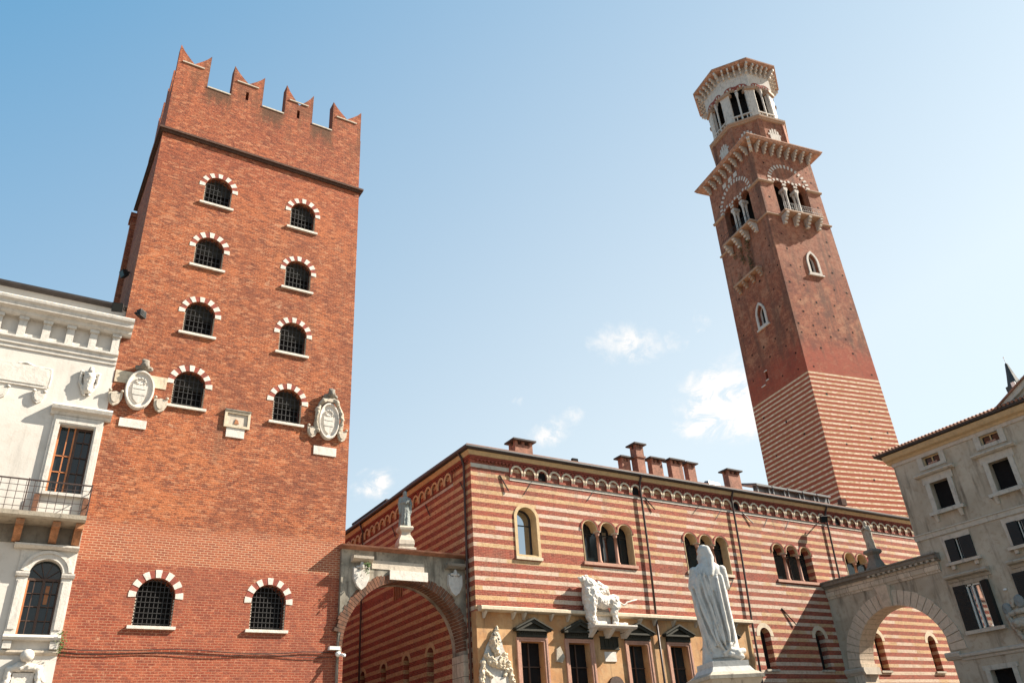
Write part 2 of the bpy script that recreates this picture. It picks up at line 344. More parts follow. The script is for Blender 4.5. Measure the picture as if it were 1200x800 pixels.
# ------------------------------------------------------------------ mesh helpers
FT = lambda u, d, z: (u, 31 + d, z)
FP = lambda u, d, z: (u, 30 + d, z)
FA = lambda u, d, z: (min(u * 1.0072, 17.207), 30.82 + d, 1.6 + (z - 1.6) * 1.0072)
FL = lambda u, d, z: (17.21 + d, u, z)
FR = lambda u, d, z: (40.29 + d, u, z)
FI = lambda x, y, z: (x, y, z)
def lc(z): return Vector((70.4049 + .0058 * (z - 36), 47.8696 - .0084 * (z - 36), 0))
def lw(z): return 9.2802 - .0142 * (z - 36)
def LRf(u, d, z):
    p = lc(z) + LU * u - LV * (lw(z) / 2 - d); return (p.x, p.y, z)
def LLf(u, d, z):
    p = lc(z) + LV * u - LU * (lw(z) / 2 - d); return (p.x, p.y, z)
def LRb(u, d, z):      # hidden sides, same profile
    p = lc(z) + LU * u + LV * (lw(z) / 2 - d); return (p.x, p.y, z)
def LLb(u, d, z):
    p = lc(z) + LV * u + LU * (lw(z) / 2 - d); return (p.x, p.y, z)
def LC(x, y, z):
    p = lc(z) + LU * x + LV * y; return (p.x, p.y, z)

class MB:
    def __init__(s, fr=FI): s.bm = bmesh.new(); s.fr = fr
    def vt(s, u, d, z): return s.bm.verts.new(s.fr(u, d, z))
    def face(s, vs):
        try: return s.bm.faces.new(vs)
        except Exception: return None
    def hexa(s, pts):
        v = [s.vt(*p) for p in pts]
        for q in ((0, 1, 2, 3), (7, 6, 5, 4), (0, 4, 5, 1), (1, 5, 6, 2), (2, 6, 7, 3), (3, 7, 4, 0)): s.face([v[i] for i in q])
    def box(s, u0, u1, d0, d1, z0, z1, nz=1):
        for k in range(nz):
            a = z0 + (z1 - z0) * k / nz; b = z0 + (z1 - z0) * (k + 1) / nz
            s.hexa([(u0, d0, a), (u1, d0, a), (u1, d1, a), (u0, d1, a), (u0, d0, b), (u1, d0, b), (u1, d1, b), (u0, d1, b)])
        return s
    def prism(s, poly, d0, d1):
        a = [s.vt(u, d0, z) for u, z in poly]; b = [s.vt(u, d1, z) for u, z in poly]
        s.face(a); s.face(b[::-1]); n = len(poly)
        for i in range(n): s.face([a[i], b[i], b[(i + 1) % n], a[(i + 1) % n]])
        return s
    def slab(s, outer, holes, d0, d1, maxz=None):
        verts = []; edges = []; loops = [outer] + holes
        for lp in loops:
            b = len(verts); verts += [Vector(p) for p in lp]; edges += [(b + i, b + (i + 1) % len(lp)) for i in range(len(lp))]
        r = delaunay_2d_cdt(verts, edges, [], 0, 1e-5)
        vs, fs = r[0], r[2]
        def inside(p, poly):
            c = False; n = len(poly)
            for i in range(n):
                (x1, y1), (x2, y2) = poly[i], poly[(i + 1) % n]
                if (y1 > p[1]) != (y2 > p[1]) and p[0] < (x2 - x1) * (p[1] - y1) / (y2 - y1) + x1: c = not c
            return c
        A = [s.vt(v[0], d0, v[1]) for v in vs]; B = [s.vt(v[0], d1, v[1]) for v in vs]
        for f in fs:
            cx = sum(vs[i][0] for i in f) / len(f); cz = sum(vs[i][1] for i in f) / len(f)
            if not inside((cx, cz), outer) or any(inside((cx, cz), h) for h in holes): continue
            s.face([A[i] for i in f]); s.face([B[i] for i in f][::-1])
        for lp in loops:
            a = [s.vt(u, d0, z) for u, z in lp]; b = [s.vt(u, d1, z) for u, z in lp]; n = len(lp)
            for i in range(n): s.face([a[i], b[i], b[(i + 1) % n], a[(i + 1) % n]])
        return s
    def profile(s, u0, u1, prof):
        """moulding: prof = closed list of (d, z) swept along u"""
        a = [s.vt(u0, d, z) for d, z in prof]; b = [s.vt(u1, d, z) for d, z in prof]; n = len(prof)
        s.face(a); s.face(b[::-1])
        for i in range(n): s.face([a[i], b[i], b[(i + 1) % n], a[(i + 1) % n]])
        return s
    def tube(s, pts, r, n=6, cap=True):
        P_ = [Vector(s.fr(*p)) for p in pts]; rings = []
        for i, p in enumerate(P_):
            d = (P_[min(i + 1, len(P_) - 1)] - P_[max(i - 1, 0)]).normalized()
            x = d.orthogonal().normalized() if i == 0 else (px - d * px.dot(d)).normalized()
            px = x; y = d.cross(x); rr = r[i] if isinstance(r, (list, tuple)) else r
            rings.append([s.bm.verts.new(p + (x * math.cos(k * 2 * PI / n) + y * math.sin(k * 2 * PI / n)) * rr) for k in range(n)])
        for a, b in zip(rings, rings[1:]):
            for k in range(n): s.face([a[k], a[(k + 1) % n], b[(k + 1) % n], b[k]])
        if cap: s.face(rings[0]); s.face(rings[-1][::-1])
        return s
    def lathe(s, u, d, prof, n=20, su=1., sd=1., a0=0.):
        rings = [[s.vt(u + r * su * math.cos(a0 + k * 2 * PI / n), d + r * sd * math.sin(a0 + k * 2 * PI / n), z) for k in range(n)] for r, z in prof]
        for a, b in zip(rings, rings[1:]):
            for k in range(n): s.face([a[k], a[(k + 1) % n], b[(k + 1) % n], b[k]])
        s.face(rings[0]); s.face(rings[-1][::-1]); return s
    def ring(s, u, z, r0, r1, a0, a1, d0, d1, n=20):
        """flat arch ring between radii, angles from +u"""
        prev = None
        for i in range(n + 1):
            a = a0 + (a1 - a0) * i / n; c, q = math.cos(a), math.sin(a)
            cur = [s.vt(u + r0 * c, d0, z + r0 * q), s.vt(u + r1 * c, d0, z + r1 * q), s.vt(u + r1 * c, d1, z + r1 * q), s.vt(u + r0 * c, d1, z + r0 * q)]
            if prev is None: s.face(cur)
            else:
                for k in range(4): s.face([prev[k], prev[(k + 1) % 4], cur[(k + 1) % 4], cur[k]])
            prev = cur
        s.face(prev[::-1]); return s

class Thing:
    pass
WLOC = {}
def tag(o, label=None, cat=None, group=None, kind=None):
    if label: o['label'] = label
    if cat: o['category'] = cat
    if group: o['group'] = group
    if kind: o['kind'] = kind
    return o
def empty(name, loc, label, cat, group=None):
    o = bpy.data.objects.new(name, None); COL.objects.link(o); o.location = loc; WLOC[o.name] = Vector(loc); o.empty_display_size = .3
    return tag(o, label, cat, group)
def put(name, mb, mat, parent=None, smooth=False, at=None, label=None):
    bm = mb.bm if isinstance(mb, MB) else mb
    if len(bm.faces): bmesh.ops.recalc_face_normals(bm, faces=bm.faces)
    if at is None:
        vs = [v.co for v in bm.verts]
        at = Vector(((min(v.x for v in vs) + max(v.x for v in vs)) / 2, (min(v.y for v in vs) + max(v.y for v in vs)) / 2, min(v.z for v in vs)))
    at = Vector(at)
    for v in bm.verts: v.co -= at
    me = bpy.data.meshes.new(name); bm.to_mesh(me); bm.free()
    if smooth:
        for p in me.polygons: p.use_smooth = True
    me.materials.append(M[mat])
    o = bpy.data.objects.new(name, me); COL.objects.link(o)
    WLOC[o.name] = at
    if parent is not None: o.parent = parent; o.location = at - WLOC[parent.name]
    else: o.location = at
    if label: o['label'] = label
    return o
def dup(o, delta=(0, 0, 0), parent='same', top=True):
    c = o.copy(); COL.objects.link(c)
    if parent != 'same': c.parent = parent
    if top: c.location = o.location + Vector(delta)
    WLOC[c.name] = WLOC[o.name] + Vector(delta)
    for ch in list(o.children): dup(ch, delta, c, False)
    return c

def archpoly(uc, w, z0, z1, n=14, pointed=False):
    r = w / 2
    if pointed:
        zs = z1 - w * .95
        pts = [(uc - r, z0), (uc + r, z0)]
        for i in range(n + 1):
            a = (i / n) * math.acos(.5 / 1.0)  # two arcs of radius w
            pts.append((uc - r + w * math.cos(a), zs + (z1 - zs) / .866 * math.sin(a)))
        for i in range(n - 1, -1, -1):
            a = (i / n) * math.acos(.5)
            pts.append((uc + r - w * math.cos(a), zs + (z1 - zs) / .866 * math.sin(a)))
        return pts
    zs = z1 - r
    return [(uc - r, z0), (uc + r, z0)] + [(uc + r * math.cos(PI * i / n), zs + r * math.sin(PI * i / n)) for i in range(n + 1)]
def rect(u0, u1, z0, z1): return [(u0, z0), (u1, z0), (u1, z1), (u0, z1)]

def organic(name, caps, mat, parent=None, voxel=.04, smooth_it=3, disp=0., dscale=3., fr=FI, at=None, label=None, extra=None, boxes=(), post=None):
    """sculpture: many overlapping blobs along limbs, fused to one skin by a voxel remesh"""
    bm = bmesh.new()
    for c in caps:
        p0, p1, r0, r1 = c[:4]; sc = c[4] if len(c) > 4 else None
        a = Vector(fr(*p0)); b = Vector(fr(*p1)); L = (b - a).length
        n = max(1, int(L / (max(min(r0, r1), .02) * .45)))
        for i in range(n + 1):
            f = i / n; r = r0 + (r1 - r0) * f
            mtx = Matrix.Translation(a.lerp(b, f)) @ Matrix.Diagonal((r * (sc[0] if sc else 1), r * (sc[1] if sc else 1), r * (sc[2] if sc else 1), 1))
            bmesh.ops.create_icosphere(bm, subdivisions=2, radius=1, matrix=mtx)
    for (u0, u1, d0, d1, z0, z1) in boxes:
        t_ = MB(fr); t_.box(u0, u1, d0, d1, z0, z1); me_ = bpy.data.meshes.new('tmp'); bmesh.ops.recalc_face_normals(t_.bm, faces=t_.bm.faces); t_.bm.to_mesh(me_); t_.bm.free(); bm.from_mesh(me_); bpy.data.meshes.remove(me_)
    if extra: extra(bm)
    me = bpy.data.meshes.new(name + '_raw'); bm.to_mesh(me); bm.free()
    ob = bpy.data.objects.new(name + '_raw', me); COL.objects.link(ob)
    rm = ob.modifiers.new('r', 'REMESH'); rm.mode = 'VOXEL'; rm.voxel_size = voxel
    sm = ob.modifiers.new('s', 'SMOOTH'); sm.iterations = smooth_it; sm.factor = .5
    dg = bpy.context.evaluated_depsgraph_get(); dg.update()
    ev = ob.evaluated_get(dg); me2 = bpy.data.meshes.new_from_object(ev)
    bpy.data.objects.remove(ob); bpy.data.meshes.remove(me)
    bm = bmesh.new(); bm.from_mesh(me2); bpy.data.meshes.remove(me2)
    if disp:
        for v in bm.verts:
            nz = noise.fractal(v.co * dscale, .8, 2.0, 3) + .9 * (abs(noise.noise(v.co * dscale * 1.7)) - .25)
            v.co += v.normal * nz * disp
    if post:
        bm.normal_update()
        for v in bm.verts: v.co += v.normal * post(v.co)
    return put(name, bm, mat, parent, True, at, label)

# ================================================================== ground
g = MB(); g.face([g.vt(-600, -600, 0), g.vt(600, -600, 0), g.vt(600, 600, 0), g.vt(-600, 600, 0)])
tag(put('ground', g, 'paving', at=(0, 0, 0)), 'pale stone paving of the square', None, None, 'structure')

# ------------------------------------------------------------------ window builder
def arched_window(root, fr, uc, w, z0, z1, depth=.55, sill=(.14, .10, .10), sillmat='vwhite', vous=7, vlen=.27, grille=(6, 5), gz=None, tymp=True, vmat='vwhite'):
    p = MB(fr); p.box(uc - w / 2 - .05, uc + w / 2 + .05, depth, depth + .04, z0 - .05, z1 + .05)
    win = put('window', p, 'void', root)
    zs = z1 - w / 2; r = w / 2
    if vous:
        n = vous * 2 - 1; v = MB(fr); a_lo, a_hi = -.06, PI + .06
        for k in range(0, n, 2):
            a = a_lo + (a_hi - a_lo) * k / n; b = a_lo + (a_hi - a_lo) * (k + 1) / n; j = random.uniform(-.02, .02); e = random.uniform(-.012, .012)
            v.ring(uc, zs, r + .004, r + vlen + j, a + e, b + e, -.018, .12, 3)
        put('voussoir_arch', v, vmat, win)
        v = MB(fr)
        v.ring(uc, zs, r + .004, r + vlen - .02, a_lo + .01, a_hi - .01, -.008, .1, 30)
        put('brick_voussoirs', v, 'redbrick', win)
    s = MB(fr)
    s.box(uc - r - sill[0], uc + r + sill[0], -sill[1], .3, z0 - sill[2], z0 + .003)
    put('sill', s, sillmat, win)
    # toothed pale jamb bricks
    for sgn in (-1, 1):
        j = MB(fr); z = z0 + .04; pl = [(uc + sgn * (r + .03), z0 + .01)]
        while z < zs - .05:
            pl += [(uc + sgn * (r - .002), z), (uc + sgn * (r - .035), z), (uc + sgn * (r - .035), z + .05), (uc + sgn * (r - .002), z + .05)]; z += .105
        pl.append((uc + sgn * (r + .03), zs - .02)); j.slab(pl, [], .02, .12)
        put('jamb_edge', j, 'stone_trim', win)
    if grille:
        gt = z1 - .02 if gz is None else gz; b = MB(fr); nv, nh = grille; gd = .16
        for k in range(nv):
            x = uc - r + w * (k + .5) / nv; dz = math.sqrt(max(0, r * r - (x - uc) ** 2)); top = min(gt, zs + dz)
            b.box(x - .013, x + .013, gd, gd + .026, z0, top)
        for k in range(nh):
            z = z0 + (gt - z0) * (k + .6) / nh
            if z > zs: hw = math.sqrt(max(0, r * r - (z - zs) ** 2))
            else: hw = r
            b.box(uc - hw, uc + hw, gd - .012, gd + .003, z - .012, z + .012)
        put('grille', b, 'iron', win)
    if tymp:
        tp = MB(fr); rr = r - .002
        pts = [(uc - rr, zs - .1), (uc + rr, zs - .1)] + [(uc + rr * math.cos(PI * i / 12), zs + rr * math.sin(PI * i / 12)) for i in range(13)]
        tp.prism(pts, .34, .40); put('tympanum_board', tp, 'tymp', win)
    return win

# ================================================================== crenellated tower
T = empty('tower_house', (6.9, 34.2, 0), 'tall red brick tower with notched battlements and rows of barred arched windows', 'tower')
rows = [25.56, 22.12, 18.74, 15.42]
wins = [(4.88, z, z + 1.58, 1.22) for z in rows] + [(8.90, z, z + 1.58, 1.22) for z in rows] + [(4.80, 7.08, 8.73, 1.30), (8.80, 7.08, 8.73, 1.30)]
m_ = MB(FT)
m_.slab(rect(2.1, 11.72, 0, 28.9), [archpoly(u, w, a, b) for u, a, b, w in wins], 0, .6)
m_.box(2.1, 11.72, .6, 6.6, 0, 28.9)
put('wall', m_, 'tbrick', T)
for i, (u, a, b, w) in enumerate(wins):
    arched_window(T, FT, u, w, a, b, grille=(7, 6) if i < 8 else (9, 9), gz=None, tymp=i < 8, vlen=.26 if i < 8 else .27)
c_ = MB(FI)   # belt moulding all round
for (x0, x1, y0, y1) in ((1.92, 11.9, 30.82, 31.0), (1.92, 2.1, 31.0, 37.6), (11.72, 11.9, 31.0, 37.6), (1.92, 11.9, 37.6, 37.78)):
    c_.box(x0, x1, y0, y1, 28.98, 29.09)
for (x0, x1, y0, y1) in ((2.0, 11.82, 30.91, 31.0), (2.0, 2.1, 31.0, 37.6), (11.72, 11.82, 31.0, 37.6)):
    c_.box(x0, x1, y0, y1, 28.86, 28.978)
put('belt_cornice', c_, 'darkbelt', T)
b_ = MB(FI)
b_.box(2.13, 11.70, 31.02, 31.62, 28.9, 32.5); b_.box(2.13, 2.7, 31.62, 37.0, 28.9, 32.5); b_.box(11.13, 11.70, 31.62, 37.0, 28.9, 32.5); b_.box(2.13, 11.70, 37.0, 37.6, 28.9, 32.5)
par = put('parapet', b_, 'tbrick', T)
for u0, u1 in ((3.66, 4.78), (6.36, 7.48), (8.99, 10.06)): k_ = MB(FI); k_.box(u0, u1, 30.98, 31.66, 32.505, 32.58); put('coping', k_, 'stone_trim', T)
def swallow(u0, u1, z0, zv, zt, lt=0.):
    c = (u0 + u1) / 2; p = [(u0, z0), (u1, z0), (u1, zt)]
    for f in (.25, .5, .75): p.append((u1 - (u1 - c) * f, zt - (zt - zv) * (f ** .8)))
    p.append((c, zv))
    for f in (.75, .5, .25): p.append((u0 + (c - u0) * f, zt + lt - (zt + lt - zv) * (f ** .8)))
    p.append((u0, zt + lt)); return p
MER = [(2.15, 3.64, 33.72, 34.66, None), (4.80, 6.34, 33.70, 34.55, 5.57), (7.50, 8.97, 33.48, 34.56, 8.22), (10.08, 11.68, 33.72, 34.58, None)]
for u0, u1, zv, zt, sl in MER:
    q = MB(FI); q.slab(swallow(u0, u1, 32.5, zv, zt, .06), [rect(sl - .07, sl + .07, 32.56, 33.12)] if sl else [], 31.02, 31.62)
    mo = put('merlon', q, 'tbrick', T)
    le = MB(FI); le.box(u0 + .2, u1 - .25, 30.965, 31.02, 33.60, 33.66); put('ledge', le, 'stone_trim', mo)
for x0, x1 in ((2.15, 2.7), (11.13, 11.68)):
    for y0, y1 in ((32.7, 34.1), (35.2, 36.5)):
        q = MB(lambda u, d, z: (d, u, z)); q.slab(swallow(y0, y1, 32.5, 33.7, 34.55), [], x0, x1); put('merlon', q, 'tbrick', T)
for u0, u1 in ((4.8, 6.3), (7.5, 9.0)):
    q = MB(FI); q.slab(swallow(u0, u1, 32.5, 33.7, 34.55), [], 37.0, 37.6); put('merlon', q, 'tbrick', T)
# buttress step on the west side
s_ = MB(FI); s_.box(1.88, 2.1, 36.9, 37.6, 0, 28.2); s_.box(1.80, 2.1, 36.85, 37.65, 27.9, 28.2); put('corner_strip', s_, 'tbrick', T)

# ------------------------------------------------------------------ carved coats of arms
def ellipse_prof(mb, uc, zc, rx, rz, prof, n=36):
    rings = [[mb.vt(uc + rx * f * math.cos(k * 2 * PI / n), d, zc + rz * f * math.sin(k * 2 * PI / n)) for k in range(n)] for f, d in prof]
    for a, b in zip(rings, rings[1:]):
        for k in range(n): mb.face([a[k], a[(k + 1) % n], b[(k + 1) % n], b[k]])
    mb.face(rings[0]); mb.face(rings[-1][::-1])
def shield_poly(uc, zt, w, h):
    return [(uc - w / 2, zt), (uc - w * .25, zt - .03), (uc, zt + .01), (uc + w * .25, zt - .03), (uc + w / 2, zt), (uc + w * .47, zt - h * .5), (uc + w * .3, zt - h * .82), (uc, zt - h), (uc - w * .3, zt - h * .82), (uc - w * .47, zt - h * .5)]
def small_shield(root, fr, uc, zt, w, h, mat='stone_trim', d=-.12):
    q = MB(fr); q.prism(shield_poly(uc, zt, w, h), d, 0); q.prism(shield_poly(uc, zt - h * .15, w * .62, h * .65), d - .035, d + .01)
    for s in (-1, 1): q.lathe(uc + s * w * .42, d - .02, [(.02, zt - .02), (.06, zt), (.06, zt + .05), (.02, zt + .08)], 8)
    return put('shield', q, mat, root)
def oval_coat(fr, uc, zc, rx, rz, label, wreath, hz):
    loc = fr(uc, 0, zc - rz); r = empty('coat_of_arms', loc, label, 'coat of arms', 'carved coats of arms on the tower')
    q = MB(fr); ellipse_prof(q, uc, zc, rx, rz, [(1, 0), (1.0, -.13), (.96, -.2), (.88, -.2), (.83, -.12), (.75, -.10), (.3, -.13), (.05, -.14)])
    put('oval_medallion', q, 'marble', r)
    q = MB(fr); q.prism(shield_poly(uc + .0, zc + rz * .22, rx * 1.05, rz * .95), -.165, -.10)
    for k in range(9):
        a = k * .7; q.lathe(uc + rx * .33 * math.cos(a), -.13, [(.01, zc + rz * .40 + .13 * math.sin(a) - .06), (.06, zc + rz * .40 + .13 * math.sin(a)), (.01, zc + rz * .40 + .13 * math.sin(a) + .06)], 7)
    for z in (.0, -.3): q.box(uc - rx * .4, uc + rx * .4, -.18, -.15, zc + rz * z, zc + rz * z + .03)
    put('relief', q, 'stone_white', r)
    caps = [((uc + .03, -.2, hz), (uc + .03, -.22, hz + .1), .17, .14), ((uc - .22, -.1, hz - .1), (uc + .26, -.1, hz - .08), .1, .1), ((uc + .03, -.3, hz), (uc + .03, -.33, hz - .05), .06, .05),
            ((uc - .08, -.28, hz + .17), (uc + .12, -.2, hz + .2), .06, .06)]
    organic('crest_head', caps, 'stone_dark', r, .025, 2, .02, 8, fr)
    if wreath:
        caps = []
        for s in (-1, 1):
            pts = [(uc + s * (rx + .10) * math.sin(a), -.14 - .06 * math.sin(i * 2.1), zc + .05 + (rz + .14) * math.cos(a)) for i, a in enumerate([.25, .55, .85, 1.2, 1.55, 1.9, 2.2])]
            for i, (a, b) in enumerate(zip(pts, pts[1:])): caps.append((a, b, .12 if i % 2 else .08, .08 if i % 2 else .12))
        organic('scroll_frame', caps, 'stone_old', r, .03, 2, .035, 6, fr)
        q = MB(fr); q.box(uc - .2, uc + .22, -.22, 0, zc + rz + .02, zc + rz + .18); put('top_block', q, 'stone_trim', r)
    return r
o1 = oval_coat(FT, 3.08, 15.78, .52, .83, 'oval marble coat of arms on a pale stone band beside the white palace', False, 16.80)
q = MB(FT); q.box(2.14, 4.02, -.03, 0, 16.0, 16.5); put('stone_band', q, 'palecream', o1)
small_shield(o1, FT, 2.28, 15.55, .5, .58); small_shield(o1, FT, 3.9, 15.55, .5, .58)
o2 = oval_coat(FT, 10.72, 15.78, .47, .86, 'oval coat of arms in a scrolled stone frame by the right edge of the tower', True, 17.05)
small_shield(o2, FT, 10.02, 15.42, .42, .5); small_shield(o2, FT, 11.35, 15.42, .42, .5)
def plaque(fr, u0, u1, z0, z1, label, mat='marble', d=-.04, lines=0, group=None):
    q = MB(fr); q.box(u0, u1, d, 0, z0, z1); o = put('inscription_plaque', q, mat); return tag(o, label, 'plaque', group)
plaque(FT, 2.58, 3.54, 14.22, 14.56, 'small blank white plaque under the left oval coat of arms')
plaque(FT, 10.15, 11.15, 14.22, 14.6, 'small blank white plaque under the right oval coat of arms')
tb = empty('stone_tablet', FT(6.9, 0, 14.4), 'square framed stone tablet with a white slab under it between the two window columns', 'tablet')
q = MB(FT); q.slab(rect(6.37, 7.40, 14.83, 15.55), [rect(6.47, 7.30, 14.93, 15.45)], -.09, 0); put('frame', q, 'palecream', tb)
q = MB(FT); q.box(6.47, 7.30, -.03, 0, 14.93, 15.45); pn = put('panel', q, 'stone_trim', tb)
q = MB(FT); q.prism([(6.78, 15.0), (6.96, 15.02), (6.92, 15.16), (6.82, 15.22)], -.06, -.03); put('stain_patch', q, 'copper', pn)
q = MB(FT); q.box(6.36, 7.41, -.13, 0, 15.55, 15.60); put('drip_ledge', q, 'stone_dark', tb)
q = MB(FT); q.box(6.5, 7.22, -.045, 0, 14.42, 14.83); put('lower_slab', q, 'marble', tb)

# cables and small fittings on the tower
def cable(pts, r, label, mat='rust'):
    q = MB(FI); q.tube(pts, r, 5); return tag(put('cable', q, mat, smooth=True), label, 'cable')
cable([(2.15 + i * .62, 30.95, 6.30 - .05 * math.sin(i * PI / 4) + random.uniform(-.01, .01)) for i in range(16)], .016, 'dark cable strung low across the brick tower front')
cable([(2.1 + i * .62, 30.955, 6.18 - .04 * math.sin(i * PI / 3)) for i in range(16)], .012, 'thinner lower cable strung across the brick tower front')
def floodlight(loc, aim, label, w=.34):
    r = empty('floodlight', loc, label, 'floodlight', 'floodlights on the facades')
    L = Vector(loc); a = Vector(aim).normalized(); x = a.cross(Vector((0, 0, 1))).normalized(); y = x.cross(a)
    fr = lambda u, d, z: tuple(L + x * u + a * d + y * z)
    q = MB(fr)
    q.hexa([(-w / 2, 0, -w * .4), (w / 2, 0, -w * .4), (w / 2, .2, -w * .45), (-w / 2, .2, -w * .45), (-w / 2, 0, w * .4), (w / 2, 0, w * .4), (w / 2, .2, w * .45), (-w / 2, .2, w * .45)])
    hs = put('housing', q, 'iron', r)
    q = MB(fr); q.box(-w * .42, w * .42, .2, .215, -w * .35, w * .35); put('lens', q, 'dglass', hs)
    q = MB(fr); q.box(-w / 2 - .03, -w / 2, -.05, .1, -.03, .03); q.box(w / 2, w / 2 + .03, -.05, .1, -.03, .03); q.box(-w / 2 - .03, w / 2 + .03, -.08, -.05, -.03, .03); put('bracket', q, 'iron', r)
    return r
floodlight((1.92, 33.0, 22.1), (-.8, -.3, -.4), 'black floodlight fixed high on the left side of the brick tower')
floodlight((1.75, 30.75, 19.05), (-.2, -.9, -.3), 'black floodlight at the right end of the white palace cornice', .4)
floodlight((2.55, 30.75, 18.95), (.7, -.7, .1), 'black floodlight on the tower just above the white palace cornice', .34)
sc = empty('security_camera', (11.5, 30.75, 6.3), 'white security cameras below a white box at the lower right corner of the brick tower', 'camera')
q = MB(FI); q.box(11.2, 11.62, 30.78, 31.0, 6.42, 6.54); put('junction_box', q, 'lampwhite', sc)
q = MB(FI); q.lathe(11.55, 30.8, [(.02, 6.16), (.09, 6.2), (.11, 6.28), (.08, 6.34)], 14); put('dome', q, 'lampwhite', sc, True)
q = MB(FI); q.tube([(11.62, 30.72, 6.24), (11.72, 30.55, 6.18)], [.05, .06], 10); put('bullet_body', q, 'lampwhite', sc, True)
q = MB(FI); q.tube([(11.5, 30.95, 6.3), (11.6, 30.78, 6.28)], .02, 6); put('arm', q, 'lampwhite', sc)

# ================================================================== white palace on the left
WP = empty('white_palace', (-5, 34, 0), 'pale plastered palace with a deep stone cornice left of the brick tower', 'palace')
u_l = -14.0
hs = []
for du in (0, -4.2, -8.4): hs += [rect(.69 + du, 1.81 + du, 11.42, 13.95), archpoly(1.27 + du, .98, 6.68, 9.12)]
q = MB(FT); q.slab(rect(u_l, 2.1, 0, 16.68), hs, 0, .4); q.box(u_l, 2.1, .4, 8, 0, 16.68); q.box(u_l, 2.1, .06, 8, 16.68, 18.6); q.box(u_l, 2.1, .22, 8, 18.62, 19.30); put('wall', q, 'white_plaster', WP)
q = MB(FT)
q.profile(u_l, 2.1, [(-.02, 16.64), (-.05, 16.66), (-.05, 16.80), (-.10, 16.82), (-.10, 16.98), (-.18, 17.04), (-.18, 17.12), (.0, 17.12), (.0, 16.64)])
put('architrave', q, 'stone_white', WP)
q = MB(FT)
u = 1.93
while u > u_l: q.box(u - .13, u + .13, -.14, .06, 17.12, 17.92); q.box(u - .16, u + .16, -.2, .06, 17.80, 17.92); u -= .795
q.box(u_l, 2.1, -.03, .06, 17.12, 17.30); put('frieze_pilasters', q, 'stone_white', WP)
q = MB(FT); q.profile(u_l, 2.42, [(-.16, 17.92), (-.24, 18.0), (-.26, 18.12), (-.44, 18.18), (-.46, 18.34), (-.54, 18.42), (-.56, 18.52), (-.5, 18.58), (.1, 18.60), (.1, 17.92)]); put('cornice', q, 'stone_white', WP)
q = MB(FT); q.profile(u_l, 2.1, [(.16, 19.24), (-.02, 19.30), (-.04, 19.38), (.2, 19.42), (.2, 19.24)]); q.box(u_l, 2.1, .2, 8, 19.302, 19.42); put('roof_edge', q, 'roofdark', WP)

def rect_win(du):
    p = MB(FT); p.box(.66 + du, 1.84 + du, .22, .25, 11.40, 13.98); w = put('window', p, 'dglass', WP)
    q = MB(FT); q.slab(rect(.44 + du, 2.07 + du, 11.30, 14.28), [rect(.69 + du, 1.81 + du, 11.42, 13.95)], -.10, .0)
    q.slab(rect(.52 + du, 1.98 + du, 11.30, 14.12), [rect(.64 + du, 1.86 + du, 11.42, 14.0)], -.13, -.10); put('surround', q, 'stone_white', w)
    q = MB(FT); q.profile(.30 + du, 2.30 + du, [(0, 14.28), (-.10, 14.30), (-.14, 14.40), (-.3, 14.46), (-.34, 14.58), (-.3, 14.66), (0, 14.68)]); put('hood', q, 'stone_white', w)
    q = MB(FT)
    for z in (12.22, 12.82, 13.4): q.box(1.32 + du, 1.78 + du, .17, .21, z, z + .035)
    q.box(1.25 + du, 1.34 + du, .15, .22, 11.42, 13.95); q.box(1.75 + du, 1.81 + du, .15, .22, 11.42, 13.95); q.box(1.54 + du, 1.575 + du, .17, .21, 11.42, 13.95); q.box(1.34 + du, 1.75 + du, .15, .22, 13.87, 13.95); q.box(1.34 + du, 1.75 + du, .15, .22, 11.42, 11.52)
    put('casement', q, 'darkwood', w, label='dark right-hand casement')
    q = MB(FT)
    for z in (12.22, 12.82): q.box(.75 + du, 1.25 + du, .16, .2, z, z + .035)
    q.box(.69 + du, .76 + du, .14, .21, 11.42, 13.95); q.box(.99 + du, 1.03 + du, .16, .2, 11.42, 13.95); q.box(1.2 + du, 1.25 + du, .14, .21, 11.42, 13.95); q.box(.76 + du, 1.2 + du, .15, .21, 11.42, 11.5)
    put('casement', q, 'orangewood', w, label='orange-brown left-hand casement')
